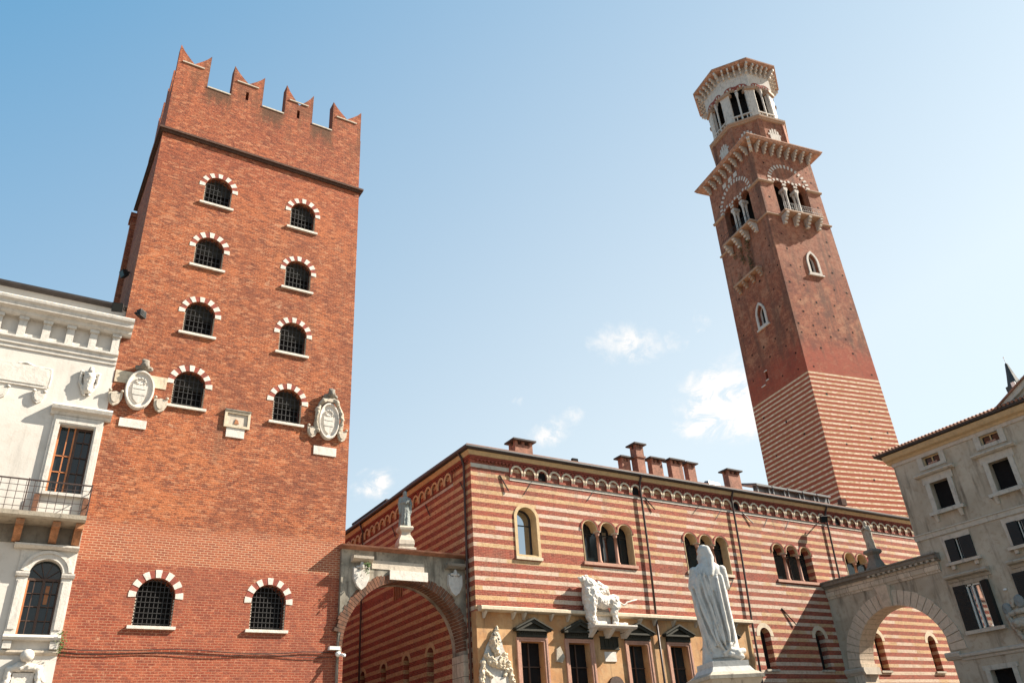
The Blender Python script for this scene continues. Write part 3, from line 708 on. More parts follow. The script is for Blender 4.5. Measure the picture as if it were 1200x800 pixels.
def arch_win(du):
    uc = 1.27 + du
    p = MB(FT); p.box(uc - .52, uc + .52, .25, .28, 6.64, 9.15); w = put('window', p, 'dglass', WP)
    q = MB(FT)
    for s in (-1, 1):
        q.box(uc + s * .66 - .15, uc + s * .66 + .15, -.07, 0, 6.68, 8.5); q.box(uc + s * .66 - .10, uc + s * .66 + .10, -.10, -.07, 6.85, 8.4)
        q.profile(uc + s * .67 - .20, uc + s * .67 + .20, [(0, 8.50), (-.12, 8.52), (-.15, 8.60), (-.15, 8.66), (0, 8.68)])
    q.ring(uc, 8.63, .492, .66, 0.1, PI - .1, -.08, 0, 20); q.ring(uc, 8.63, .66, .76, 0.1, PI - .1, -.12, 0, 20); put('surround', q, 'stone_white', w)
    q = MB(FT); q.profile(.17 + du, 2.1 + du, [(0, 9.40), (-.16, 9.42), (-.26, 9.50), (-.26, 9.56), (0, 9.58)]); q.slab([(.42 + du, 8.70), (uc - .495, 8.70)] + [(uc - .495 * math.cos(PI * i / 16), 8.63 + .495 * math.sin(PI * i / 16)) for i in range(1, 16)] + [(uc + .495, 8.70), (2.05 + du, 8.70), (2.05 + du, 9.40), (.42 + du, 9.40)], [], -.04, 0); put('hood', q, 'stone_white', w)
    q = MB(FT); q.profile(.45 + du, 2.08 + du, [(0, 6.50), (-.2, 6.52), (-.24, 6.60), (-.2, 6.68), (0.2, 6.68), (.2, 6.50)])
    for s in (-1, 1): q.box(uc + s * .66 - .12, uc + s * .66 + .12, -.15, 0, 6.26, 6.50)
    put('sill', q, 'stone_white', w)
    q = MB(FT); q.box(uc - .49, uc + .49, .16, .24, 8.44, 8.52); q.box(uc - .03, uc + .05, .16, .24, 6.68, 8.44)
    for x in (-.26, .28): q.box(uc + x - .015, uc + x + .015, .18, .22, 6.68, 8.44)
    for z in (7.15, 7.6, 8.02): q.box(uc - .45, uc + .45, .185, .215, z, z + .03)
    q.box(uc + .43, uc + .49, .16, .24, 6.68, 8.44)
    for a in (.6, 1.2, 1.94, 2.54): q.tube([(uc, .2, 8.5), (uc + .47 * math.cos(a), .2, 8.5 + .55 * math.sin(a))], .014, 4)
    put('casement', q, 'darkwood', w)
    q = MB(FT); q.box(uc - .49, uc - .43, .14, .24, 6.68, 8.44); put('stile', q, 'orangewood', w)
    q = MB(FT); q.box(uc + .10, uc + .22, .235, .245, 7.7, 8.3); put('blind', q, 'copper', w)
for du in (0, -4.2, -8.4): rect_win(du); arch_win(du)
q = MB(FT); q.profile(u_l, 2.1, [(0, 6.08), (-.06, 6.10), (-.10, 6.16), (-.10, 6.22), (0, 6.24)]); put('string_course', q, 'stone_trim', WP)
q = MB(FT); q.profile(u_l, 2.08, [(0, 10.20), (-.9, 10.22), (-.98, 10.28), (-1.0, 10.42), (0, 10.44)]); bal = put('balcony', q, 'stone_old', WP)
q = MB(FT)
u = 2.05; k = 0
while u > -6: q.box(u - .009, u + .009, -.965, -.947, 10.44, 11.47); u -= .245
for z in (10.56, 10.80, 11.04, 11.27): q.box(-6, 2.06, -.963, -.945, z, z + .015)
q.box(-6, 2.08, -.985, -.93, 11.46, 11.50)
for u in (2.06, .15, -1.8, -3.8): q.box(u - .02, u + .02, -.98, -.94, 10.44, 11.53)
for z in (10.6, 10.95, 11.46): q.box(2.05, 2.075, -.96, 0, z, z + .025)
put('railing', q, 'rust', bal)
for u in (1.94, 1.24, .17, -.95, -2.05, -3.15, -4.3):
    q = MB(FT); q.hexa([(u - .12, -.18, 9.62), (u + .12, -.18, 9.62), (u + .12, 0, 9.62), (u - .12, 0, 9.62), (u - .12, -.55, 10.02), (u + .12, -.55, 10.02), (u + .12, 0, 10.02), (u - .12, 0, 10.02)])
    q.box(u - .12, u + .12, -.8, 0, 10.022, 10.2); put('bracket', q, 'bracket', bal)
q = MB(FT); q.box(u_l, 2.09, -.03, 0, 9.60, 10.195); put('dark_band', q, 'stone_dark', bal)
for u0 in (.40, 1.92):
    q = MB(FT); q.box(u0, u0 + .17, -.14, 0, 10.44, 11.27); put('door_plinth', q, 'archbrick', bal)
# carvings on the white palace
ct = empty('stone_tablet', FT(-.8, 0, 15.2), 'large scrolled blank stone tablet high on the white palace wall', 'tablet')
q = MB(FT); q.box(-1.75, .02, -.06, 0, 15.22, 16.05); q.box(-1.65, -.08, -.085, -.06, 15.32, 15.95); put('slab', q, 'stone_white', ct)
caps = []
for a, b in (((.03, -.02, 15.3), (.06, -.02, 15.6)), ((.06, -.02, 15.6), (.02, -.02, 16.0)), ((-1.1, -.02, 16.06), (-.85, -.02, 16.14)), ((-.85, -.02, 16.14), (-.6, -.02, 16.06)), ((-.6, -.02, 16.05), (.02, -.02, 16.02))): caps.append((a, b, .045, .05))
organic('scroll_border', caps, 'stone_white', ct, .025, 2, .01, 6, FT)
def wall_carving(uc, zc, w, h, label, n=0):
    caps = [((uc, -.13, zc + h * .30), (uc, -.13, zc + h * .38), w * .16, w * .13), ((uc, -.08, zc + h * .1), (uc, -.1, zc - h * .3), w * .30, w * .17)]
    for s in (-1, 1):
        caps += [((uc + s * w * .12, -.1, zc + h * .2), (uc + s * w * .42, -.07, zc + h * .27), w * .11, w * .09), ((uc + s * w * .42, -.06, zc + h * .27), (uc + s * w * .40, -.06, zc - h * .1), w * .09, w * .08),
                 ((uc + s * w * .38, -.06, zc - h * .1), (uc + s * w * .12, -.06, zc - h * .44), w * .09, w * .07), ((uc + s * w * .2, -.15, zc), (uc + s * w * .1, -.16, zc - h * .2), w * .07, w * .06)]
    return tag(organic('coat_of_arms', caps, 'stone_white', None, .022, 1, .014, 9, FT), label, 'coat of arms', 'carved coats of arms on the white palace')
wall_carving(1.30, 15.80, .72, 1.3, 'carved winged stone shield on the white palace above the window hood')
for uc, lb in ((-.2, 'small stone shield on the white palace wall beside the window hood'), (-1.35, 'small stone shield below the large blank tablet')):
    q = MB(FT); q.prism(shield_poly(uc, 15.08, .40, .48), -.10, 0); q.prism(shield_poly(uc, 15.02, .28, .34), -.13, -.1)
    for s in (-1, 1): q.lathe(uc + s * .17, -.1, [(.02, 15.02), (.07, 15.06), (.07, 15.1), (.02, 15.14)], 8)
    tag(put('stone_shield', q, 'stone_white'), lb, 'stone shield')
bc = empty('coat_of_arms', FT(1.25, 0, 4.7), 'ball-topped scrolled coat of arms under the arched window of the white palace', 'coat of arms')
q = MB(FT); q.lathe(1.24, -.22, [(.02, 5.85), (.12, 5.87), (.19, 5.97), (.2, 6.05), (.17, 6.15), (.08, 6.22), (.01, 6.23)], 16); put('ball', q, 'stone_white', bc, True)
organic('scroll_frame', [((1.0, -.1, 5.7), (1.5, -.1, 5.7), .13, .13), ((.85, -.1, 5.65), (.8, -.1, 5.2), .12, .1), ((1.65, -.1, 5.65), (1.7, -.1, 5.2), .12, .1), ((1.05, -.12, 5.78), (1.2, -.15, 5.8), .09, .09), ((1.7, -.12, 5.5), (1.85, -.1, 5.3), .08, .06), ((.8, -.1, 5.2), (1.0, -.1, 4.6), .1, .1), ((1.7, -.1, 5.2), (1.5, -.1, 4.6), .1, .1)], 'stone_white', bc, .03, 2, .03, 6, FT)
q = MB(FT); q.box(.95, 1.55, -.1, 0, 4.6, 5.55); put('panel', q, 'marble', bc)

# ================================================================== striped palace
SP = empty('striped_palace', (34, 38, 0), 'long palace with red brick and pale stone stripes and a blind arcade under its eaves', 'palace')
R_END = 62.0
slots = [(34.50, .76), (38.83, .76), (43.88, .76), (49.12, .78), (54.3, .78)]
triples = [([23.68, 24.78, 25.87], .90), ([30.25, 31.36, 32.47], .93), ([36.95, 38.06, 39.24], .95), ([43.22, 44.36, 45.5], .97), ([49.5, 50.65, 51.8], .97)]
doors = [(19.89, 1.18), (22.38, 1.18), (25.74, 1.14), (28.28, 1.14), (31.4, 1.14)]
holes = [archpoly(20.06, 1.12, 10.44, 12.74, 18)]
def triple_hole(cs, w):
    r = w / 2; zs = 12.46 - r; p = [(cs[0] - r, 10.44), (cs[2] + r, 10.44)]
    for c in cs[::-1]: p += [(c + r * math.cos(PI * i / 14), zs + r * math.sin(PI * i / 14)) for i in range(15)]
    return p
for cs, w in triples: holes.append(triple_hole(cs, w))
holes += [archpoly(c, w, 5.8, 7.83) for c, w in slots]
q = MB(FP)
q.slab([(17.21, 7.96), (33.42, 7.96), (33.42, 0), (R_END, 0), (R_END, 14.9), (17.21, 14.9)], holes, 0, .5)
# west wall with its own openings, box behind
wl_slots = [(34.30, .66), (36.85, .62), (39.5, .62), (42.2, .62)]
q.fr = FL
q.slab([(30.5, 0), (72, 0), (72, 14.9), (30.5, 14.9)], [archpoly(c, w, 5.0, 7.15) for c, w in wl_slots] + [rect(37.2, 38.4, 10.0, 10.75)], 0, .5)
q.fr = FI
q.box(17.71, R_END, 31.2, 72, 0, 14.8)
q.box(17.21, 17.71, 30.42, 30.5, 0, 7.96)
put('wall', q, 'stripe', SP)
q = MB(FP); q.slab(rect(17.21, 33.42, 0, 7.96), [rect(c - w / 2, c + w / 2, 3.4, 6.79) for c, w in doors], .001, .42); put('plaster_wall', q, 'yellow', SP)
# eaves: brick band, cream cornice, gutter, all returned along the west wall
def ret(prof, mat, name):
    q = MB(FI)
    def loop(d):
        return None
    n = len(prof)
    rows_ = []
    for (d, z) in prof:
        rows_.append([(R_END, 30 + d, z), (17.21 + d, 30 + d, z), (17.21 + d, 72, z)])
    vv = [[q.vt(*p) for p in r] for r in rows_]
    for i in range(n):
        a, b = vv[i], vv[(i + 1) % n]
        for k in range(2): q.face([a[k], a[k + 1], b[k + 1], b[k]])
    q.face([r[0] for r in vv]); q.face([r[2] for r in vv][::-1])
    return put(name, q, mat, SP)
ret([(.3, 14.70), (-.03, 14.70), (-.05, 14.76), (-.10, 14.78), (-.10, 14.86), (.3, 14.86)], 'redbrick', 'brick_band')
ret([(.3, 14.862), (-.13, 14.862), (-.16, 14.90), (-.20, 14.98), (-.24, 15.04), (.3, 15.04)], 'cream', 'cornice')
gut = ret([(.3, 15.042), (-.26, 15.042), (-.40, 15.06), (-.44, 15.12), (-.44, 15.19), (-.40, 15.21), (.3, 15.30)], 'gutter', 'gutter')
# brick modillions
for fr_, u, e in ((FP, 17.5, R_END), (FL, 30.3, 71)):
    q = MB(fr_); pl = [(u - .1, 14.705)]
    while u < e: pl += [(u, 14.69), (u, 14.62), (u + .1, 14.62), (u + .1, 14.69)]; u += .2
    pl.append((u, 14.705)); q.slab(pl, [], -.10, -.032); put('dentil_course', q, 'redbrick', SP)
# blind arcade
q = MB(FP)
def arc_holes(c0, n, pitch): return [archpoly(c0 + pitch * k, .50, 14.06, 14.56, 8) for k in range(n)]
q.slab(rect(19.28, R_END, 14.055, 14.63), arc_holes(19.66, 57, .7265), -.07, .0)
q.fr = FL; q.slab(rect(31.72, 71, 14.055, 14.63), arc_holes(32.09, 53, .70), -.07, 0)
put('arcade_band', q, 'redbrick', SP)
a0 = MB(FP); c = 19.66
a0.ring(c, 14.31, .25, .345, 0, PI, -.11, 0, 10)
for s in (-1, 1):
    a0.hexa([(c + s * .3 - .02, -.04, 14.09), (c + s * .3 + .02, -.04, 14.09), (c + s * .3 + .02, 0, 14.09), (c + s * .3 - .02, 0, 14.09), (c + s * .31 - .05, -.12, 14.31), (c + s * .31 + .05, -.12, 14.31), (c + s * .31 + .05, 0, 14.31), (c + s * .31 - .05, 0, 14.31)])
ar = put('arcade_arch', a0, 'palecream', SP, at=FP(c, 0, 14.1))
for k in range(1, 57): dup(ar, (.7265 * k, 0, 0), SP)
a1 = MB(FL); c = 32.09
a1.ring(c, 14.31, .25, .345, 0, PI, -.11, 0, 10)
for s in (-1, 1): a1.box(c + s * .31 - .05, c + s * .31 + .05, -.1, 0, 14.12, 14.31)
ar1 = put('arcade_arch', a1, 'cream', SP, at=FL(c, 0, 14.1))  # darker, warmer than the front arches: the shaded side's bounce is in the colour
for k in range(1, 38): dup(ar1, (0, .70 * k, 0), SP)
v0 = MB(FP); v0.box(19.66 + .7265 * 2 - .22, 19.66 + .7265 * 2 + .22, -.012, .0, 14.1, 14.5); vv0 = put('vent_opening', v0, 'void', SP)
for k in (8, 18, 30): dup(vv0, (.7265 * k, 0, 0), SP)
q = MB(FP); q.box(19.28, R_END, -.025, 0, 13.91, 14.05); q.box(17.21, 19.28, -.015, 0, 14.31, 14.50); q.fr = FL; q.box(31.72, 71, -.025, 0, 13.91, 14.05); put('frieze_ledge', q, 'grey_trim', SP)

# single arched window
p = MB(FP); p.box(19.4, 20.75, .50, .53, 10.4, 12.8); w1 = put('window', p, 'glass', SP)
q = MB(FP); q.slab(archpoly(20.06, 1.36, 10.30, 12.86, 20), [archpoly(20.06, 1.06, 10.46, 12.70, 20)], -.04, .0); q.slab(archpoly(20.06, 1.118, 10.442, 12.738, 18), [archpoly(20.06, 1.04, 10.50, 12.69, 18)], .0, .48); put('frame', q, 'cream', w1)
q = MB(FP); q.box(19.36, 20.78, -.09, 0, 10.26, 10.40); put('sill', q, 'palecream', w1)
q = MB(FP); q.slab(archpoly(20.06, 1.04, 10.5, 12.69, 18), [archpoly(20.06, .94, 10.55, 12.64, 18)], .44, .50); q.box(19.56, 20.54, .45, .49, 11.95, 11.98); put('casement', q, 'iron', w1)
# triple windows with columns
for ti, (cs, w) in enumerate(triples):
    p = MB(FP); p.box(cs[0] - w / 2 - .03, cs[2] + w / 2 + .03, .52, .55, 10.40, 12.5); tw = put('window', p, 'dglass', SP)
    q = MB(FP)
    for c in cs: q.ring(c, 12.46 - w / 2, w / 2 + .02, w / 2 + .10, -.05, PI + .05, -.045, 0, 16)
    put('brick_arches', q, 'redbrick', tw)
    q = MB(FP)
    for c in cs: q.ring(c, 12.46 - w / 2, w / 2 - .03, w / 2 + .02, 0, PI, -.03, .46 if ti != 2 else .1, 16)
    if ti != 2:
        q.box(cs[0] - w / 2, cs[0] - w / 2 + .03, -.02, .46, 10.44, 12.0); q.box(cs[2] + w / 2 - .03, cs[2] + w / 2, -.02, .46, 10.44, 12.0)
    put('reveal_lining', q, 'cream', tw)
    for k in (0, 1):
        c = (cs[k] + cs[k + 1]) / 2
        q = MB(FP); q.lathe(c, .14, [(.13, 10.44), (.13, 10.52), (.09, 10.58), (.082, 11.2), (.075, 11.78), (.085, 11.74), (.085, 11.78), (.12, 11.92), (.12, 11.94)], 14)
        cl_ = put('column', q, 'pink', tw, True)
        q = MB(FP); q.box(c - .11, c + .11, -.02, .30, 11.93, 12.02); put('capital', q, 'palecream', cl_)
    q = MB(FP); q.box(cs[0] - w / 2 - .1, cs[2] + w / 2 + .1, -.08, .3, 10.30, 10.443); put('sill', q, 'palecream' if ti % 2 else 'pink', tw)
    q = MB(FP)
    for c in cs: q.box(c - .02, c + .02, .47, .52, 10.44, 12.4); q.box(c - w / 2, c + w / 2, .47, .52, 11.9, 11.94)
    put('casement', q, 'iron', tw)
    if ti < 3:
        q = MB(FP); c = cs[1]; q.box(c - .05, c + .28, .505, .515, 10.44, 12.1); put('sky_reflection_pane', q, 'glass', tw)
for i, (c, w) in enumerate(slots):
    p = MB(FP); p.box(c - w / 2 - .02, c + w / 2 + .02, .42, .46, 5.78, 7.85); sw = put('window', p, 'void', SP)
    q = MB(FP); q.ring(c, 7.83 - w / 2, w / 2 + .01, w / 2 + .25, -.05, PI + .05, -.012, .02, 18); put('stone_arch', q, 'palecream', sw)
    q = MB(FP); q.box(c - w / 2 - .1, c + w / 2 + .1, -.1, .2, 5.70, 5.802); put('sill', q, 'stone_old', sw)
for c, w in wl_slots:
    p = MB(FL); p.box(c - w / 2 - .02, c + w / 2 + .02, .40, .44, 4.98, 7.17); sw = put('window', p, 'void', SP)
    q = MB(FL); q.ring(c, 7.15 - w / 2, w / 2 + .01, w / 2 + .2, -.05, PI + .05, -.012, .02, 14); put('stone_arch', q, 'cream', sw)
p = MB(FL); p.box(37.15, 38.45, .3, .34, 9.95, 10.8); sw = put('window', p, 'void', SP)
q = MB(FL)
for k in range(5): q.box(37.25 + k * .27, 37.33 + k * .27, .0, .08, 10.0, 10.75)
q.box(37.1, 38.5, -.06, .1, 10.75, 10.85); put('grille', q, 'copper', sw)

# ledge and little consoles over the plaster ground floor
q = MB(FP); q.profile(17.30, 33.42, [(0, 7.93), (-.28, 7.95), (-.34, 7.98), (-.34, 8.10), (-.30, 8.13), (0, 8.19)]); ldg = put('ledge', q, 'palecream', SP)
for u in (17.55, 18.98, 19.52, 20.95, 21.85, 26.0, 26.9, 28.1, 29.6, 31.0, 32.3):
    q = MB(FP); q.hexa([(u - .04, -.06, 7.66), (u + .04, -.06, 7.66), (u + .04, 0.01, 7.66), (u - .04, 0.01, 7.66), (u - .06, -.30, 7.93), (u + .06, -.30, 7.93), (u + .06, 0.01, 7.93), (u - .06, 0.01, 7.93)])
    put('console', q, 'stone_trim', ldg)
# tall ground-floor windows with pediments
for i, (c, w) in enumerate(doors):
    p = MB(FP); p.box(c - w / 2 - .03, c + w / 2 + .03, .38, .41, 3.35, 6.82); dw = put('window', p, 'void' if i < 2 else 'dglass', SP)
    q = MB(FP); q.slab(rect(c - w / 2 - .20, c + w / 2 + .20, 3.2, 6.95), [rect(c - w / 2, c + w / 2, 3.4, 6.79)], -.06, 0)
    q.slab(rect(c - w / 2 - .20, c + w / 2 + .20, 3.2, 6.95), [rect(c - w / 2 - .11, c + w / 2 + .11, 3.3, 6.87)], -.09, -.06); put('frame', q, 'pink', dw)
    q = MB(FP); q.box(c - .74, c + .74, -.13, 0, 6.955, 7.17)
    for k in range(13): q.box(c - .70 + k * .112, c - .65 + k * .112, -.17, -.13, 7.08, 7.16)
    put('frieze', q, 'door_ped', dw)
    q = MB(FP); q.slab([(c - .90, 7.18), (c + .90, 7.18), (c + .90, 7.25), (c, 7.66), (c - .90, 7.25)], [[(c - .58, 7.26), (c + .58, 7.26), (c, 7.52)]], -.26, 0); q.prism([(c - .6, 7.25), (c + .6, 7.25), (c, 7.54)], -.12, 0)
    q.prism([(c - .96, 7.24), (c - .9, 7.32), (c, 7.74), (c + .9, 7.32), (c + .96, 7.24), (c, 7.665)], -.32, 0); put('pediment', q, 'door_ped', dw)
    q = MB(FP)
    q.box(c - .03, c + .03, .30, .36, 3.4, 6.79)
    for z in (4.2, 5.0, 5.8): q.box(c - w / 2, c + w / 2, .31, .35, z, z + .04)
    put('casement', q, 'darkwood', dw)
    if i in (0, 2):
        q = MB(FP); k = 0
        for k in range(6): q.lathe(c - w / 2 + .14, .30, [(.01, 5.0 + k * .13), (.05, 5.03 + k * .13), (.05, 5.07 + k * .13), (.01, 5.1 + k * .13)], 8)
        put('curtain_edge', q, 'grey_trim', dw)
# downpipes
def pipe(fr, pts, r=.055):
    q = MB(fr); q.tube(pts, r, 8)
    o = put('downpipe', q, 'rust', SP, True); return o
pipe(FP, [(27.22, -.36, 15.1), (27.2, -.2, 14.85), (27.18, -.14, 14.6), (27.14, -.14, 11), (27.02, -.14, 8.2)])
pipe(FP, [(27.0, -.14, 7.9), (26.97, -.14, 5.0), (26.95, -.14, .1)])
pipe(FP, [(33.9, -.36, 15.1), (33.88, -.2, 14.85), (33.85, -.14, 14.6), (33.72, -.14, 11), (33.55, -.14, 8.2), (33.4, -.14, 5.0), (33.35, -.14, .1)])
pipe(FP, [(41.9, -.36, 15.1), (41.88, -.2, 14.85), (41.82, -.14, 14.6), (41.65, -.14, 11.2), (41.5, -.14, 8), (41.4, -.14, .1)])
pipe(FL, [(30.5, -.36, 15.1), (30.48, -.2, 14.85), (30.46, -.10, 14.5), (30.46, -.10, 10), (30.42, -.10, .1)])
pipe(FL, [(42.4, -.36, 15.1), (42.4, -.14, 14.6), (42.35, -.14, 10), (42.3, -.14, .1)])
# wall anchors
def anchor(fr, u0, z0, u1, z1):
    q = MB(fr); q.tube([(u0, -.02, z0), ((u0 + u1) / 2, -.05, (z0 + z1) / 2), (u1, -.09, z1)], .03, 5); put('wall_anchor', q, 'iron', SP)
for a in ((18.74, 14.1, 19.14, 13.36), (27.47, 14.09, 28.04, 13.44), (34.64, 14.02, 35.28, 13.44), (36.18, 8.89, 36.97, 8.08), (30.7, 8.9, 31.6, 8.1)): anchor(FP, *a)
for a in ((20.54, 14.04, 20.0, 13.28), (24.29, 14.1, 23.69, 13.4), (31.4, 14.1, 30.78, 13.53), (33.1, 14.08, 32.42, 13.39), (36.75, 14.0, 36.2, 13.36), (38.59, 14.05, 37.98, 13.37), (32.9, 10.2, 32.4, 9.6)): 
    q = MB(FP); q.tube([(a[0], -.02, a[1]), (a[2], -.03, a[3])], .014, 5); put('wall_anchor', q, 'iron', SP)
for y in (31.0, 34.6, 38.6):
    q = MB(FL); q.tube([(y, -.03, 13.9), (y - .5, -.05, 13.2)], .02, 5); put('wall_anchor', q, 'iron', SP)
# roof
q = MB(FI); q.hexa([(16.9, 29.72, 15.26), (R_END, 29.72, 15.26), (R_END, 44, 15.2), (16.9, 44, 15.2), (16.9, 29.72, 15.30), (R_END, 29.72, 15.30), (R_END, 44, 18.6), (20.9, 44, 18.6)])
q.hexa([(16.9, 44, 15.2), (22, 44, 15.2), (22, 72, 15.2), (16.9, 72, 15.2), (16.9, 44, 15.30), (22, 44, 16.8), (22, 72, 16.8), (16.9, 72, 15.3)])
roof = put('roof', q, 'tile', SP)
def chimney(u, y, w, dpt, zb, zt, capo=.16, label=None, tall=False):
    q = MB(FI); q.box(u - w / 2, u + w / 2, y, y + dpt, zb, zt - .30)
    for a in (-1, 1):
        for b in (0, 1): q.box(u + a * (w / 2 - .08) - .08, u + a * (w / 2 - .08) + .08, y + b * (dpt - .16), y + b * (dpt - .16) + .16, zt - .30, zt - .10)
    q.box(u - .08, u + .08, y + .05, y + .2, zt - .3, zt - .1)
    ch = put('chimney', q, 'brick', roof)
    q = MB(FI); q.box(u - w / 2 - capo, u + w / 2 + capo, y - capo, y + dpt + capo, zt - .10, zt - .02); q.hexa([(u - w / 2 - capo + .03, y - capo + .03, zt - .02), (u + w / 2 + capo - .03, y - capo + .03, zt - .02), (u + w / 2 + capo - .03, y + dpt + capo - .03, zt - .02), (u - w / 2 - capo + .03, y + dpt + capo - .03, zt - .02)] + [(u - .1, y + dpt / 2 - .1, zt + .10), (u + .1, y + dpt / 2 - .1, zt + .10), (u + .1, y + dpt / 2 + .1, zt + .10), (u - .1, y + dpt / 2 + .1, zt + .10)])
    c2 = q; return ch, q

# unseen houses added behind the tower and across the street end to darken it
q = MB(FI); q.box(5.6, 11.4, 37.9, 72, 0, 15.5); hb = empty('shading_house', (8.5, 55, 0), 'unseen plain brick house added behind the crenellated tower to darken the narrow street', 'house')
q.box(11.4, 17.2, 66, 72, 0, 14); put('wall', q, 'tbrick', hb); q = MB(FI); q.hexa([(5.3, 37.9, 15.5), (11.7, 37.9, 15.5), (11.7, 72, 15.5), (5.3, 72, 15.5), (8.4, 37.9, 17), (8.6, 37.9, 17), (8.6, 72, 17), (8.4, 72, 17)]); put('roof', q, 'tile', hb)
def do_chimneys():
    for (u, y, w, dp, zb, zt) in ((21.1, 31.3, 1.05, .6, 15.5, 16.72), (28.2, 31.8, .6, .35, 15.5, 17.05), (29.05, 31.5, .55, .5, 15.5, 17.85), (30.3, 31.6, .8, .35, 15.5, 17.20), (31.72, 31.5, .88, .35, 15.5, 17.28), (32.98, 31.6, .6, .35, 15.5, 17.30), (36.35, 31.5, 1.0, .45, 15.5, 17.28)):
        # each chimney is a sub-part of the roof
        ch, q = chimney(u, y, w, dp, zb, zt)
        bm2 = q.bm; bmesh.ops.recalc_face_normals(bm2, faces=bm2.faces)
        me = ch.data; me.materials.append(M['roofdark'])
        off = WLOC[ch.name]
        for v in bm2.verts: v.co -= off
        n0 = len(me.polygons); bm3 = bmesh.new(); bm3.from_mesh(me)
        tmp = bpy.data.meshes.new('t'); bm2.to_mesh(tmp); bm2.free(); bm3.from_mesh(tmp); bm3.to_mesh(me); bm3.free(); bpy.data.meshes.remove(tmp)
        for i, p in enumerate(me.polygons):
            if i >= n0: p.material_index = 1
do_chimneys()
q = MB(FI); q.box(28.72, 29.38, 31.44, 32.06, 17.0, 17.10); put('chimney_band', q, 'brick', roof)
q = MB(FI); q.hexa([(23.5, 31.3, 15.6), (24.6, 31.3, 15.6), (24.6, 32.2, 15.9), (23.5, 32.2, 15.9), (23.6, 31.3, 15.85), (24.5, 31.3, 15.85), (24.4, 31.9, 16.30), (23.8, 31.9, 16.30)]); put('skylight', q, 'metalpanel', roof)
q = MB(FI); q.box(24.0, 24.35, 31.15, 31.3, 15.8, 16.12); put('hatch_opening', q, 'void', roof)
q = MB(FI); q.hexa([(33.9, 31.3, 15.7), (35.1, 31.3, 15.7), (35.1, 32.2, 15.9), (33.9, 32.2, 15.9), (34.1, 31.5, 16.3), (34.9, 31.5, 16.25), (34.9, 31.9, 16.42), (34.2, 31.9, 16.42)]); put('skylight', q, 'metalpanel', roof)
for k in range(5):
    q = MB(FI); a = 37.6 + k * 1.38; q.hexa([(a, 31.0, 16.32), (a + 1.3, 31.0, 16.32), (a + 1.3, 32.6, 16.82), (a, 32.6, 16.82), (a, 31.0, 16.44), (a + 1.3, 31.0, 16.44), (a + 1.3, 32.6, 16.94), (a, 32.6, 16.94)])
    q.box(a + .1, a + .2, 31.1, 31.2, 15.5, 16.34); q.box(a + 1.1, a + 1.2, 31.1, 31.2, 15.5, 16.34); q.box(a + .02, a + 1.28, 31.3, 31.36, 15.6, 16.40)
    put('rooflight_panel', q, 'metalpanel', roof)
# dormer over the west wall
q = MB(FI); q.box(18.2, 21, 41.6, 45.9, 15.2, 16.15); dm = put('dormer', q, 'brick', roof)
q = MB(FI); q.box(17.9, 21.3, 41.1, 46.3, 16.15, 16.26); q.hexa([(17.9, 41.1, 16.26), (21.3, 41.1, 16.26), (21.3, 46.3, 16.26), (17.9, 46.3, 16.26), (18.6, 43.2, 16.6), (20.6, 43.2, 16.6), (20.6, 44.3, 16.6), (18.6, 44.3, 16.6)]);
bmx = q.bm
dmr = put('dormer_roof', q, 'roofdark', roof)
q = MB(FI); q.box(18.17, 18.2, 42.5, 43.0, 15.5, 15.95); q.box(18.17, 18.2, 44.2, 44.7, 15.5, 15.95); put('dormer_window', q, 'void', roof)

# grille, plaque and fittings on the plaster wall
q = MB(FP); q.slab(rect(23.58, 24.60, 6.58, 7.06), [rect(23.64 + k * .24, 23.82 + k * .24, 6.64, 7.0) for k in range(4)], -.05, 0); q.box(23.6, 24.58, -.01, 0, 6.6, 7.04); q.box(23.55, 24.63, -.08, 0, 7.06, 7.1); q.box(23.55, 24.63, -.08, 0, 6.54, 6.58)
tag(put('iron_vent_grille', q, 'door_ped'), 'small dark barred vent under the lion carving shelf', 'vent')
plaque(FP, 23.75, 24.40, 6.04, 6.45, 'small white plaque on the ochre wall below the lion carving')
q = MB(FP); q.prism([(24.18 + .42 * math.cos(a * PI / 10), 5.0 + .42 * math.sin(a * PI / 10)) for a in range(20)], -.14, 0); tag(put('round_plaque', q, 'darkwood'), 'dark round plaque on the ochre wall at the foot of the picture', 'plaque')
fl_ = floodlight((40.9, 29.45, 14.15), (-.4, -.8, -.5), 'black floodlight under the striped palace eaves above the right archway', .42)
q = MB(FI); q.tube([(40.9, 29.5, 14.15), (41.3, 29.8, 14.3), (41.5, 30.0, 14.3)], .04, 6); put('arm', q, 'iron', fl_)
q = MB(FP); q.prism([(21.62, 7.42), (21.8, 7.47), (21.78, 7.32), (21.66, 7.30)], -.06, 0); tag(put('stone_fragment', q, 'grey_trim'), 'grey stone fragment set in the ochre wall between the first two pediments', 'stone fragment')
q = MB(FP); q.prism([(21.1, 6.5), (21.3, 6.62), (21.5, 6.2), (21.35, 5.95), (21.05, 6.0)], -.10, 0); tag(put('broken_relief', q, 'stone_old'), 'worn broken stone relief between the first two tall windows', 'relief')

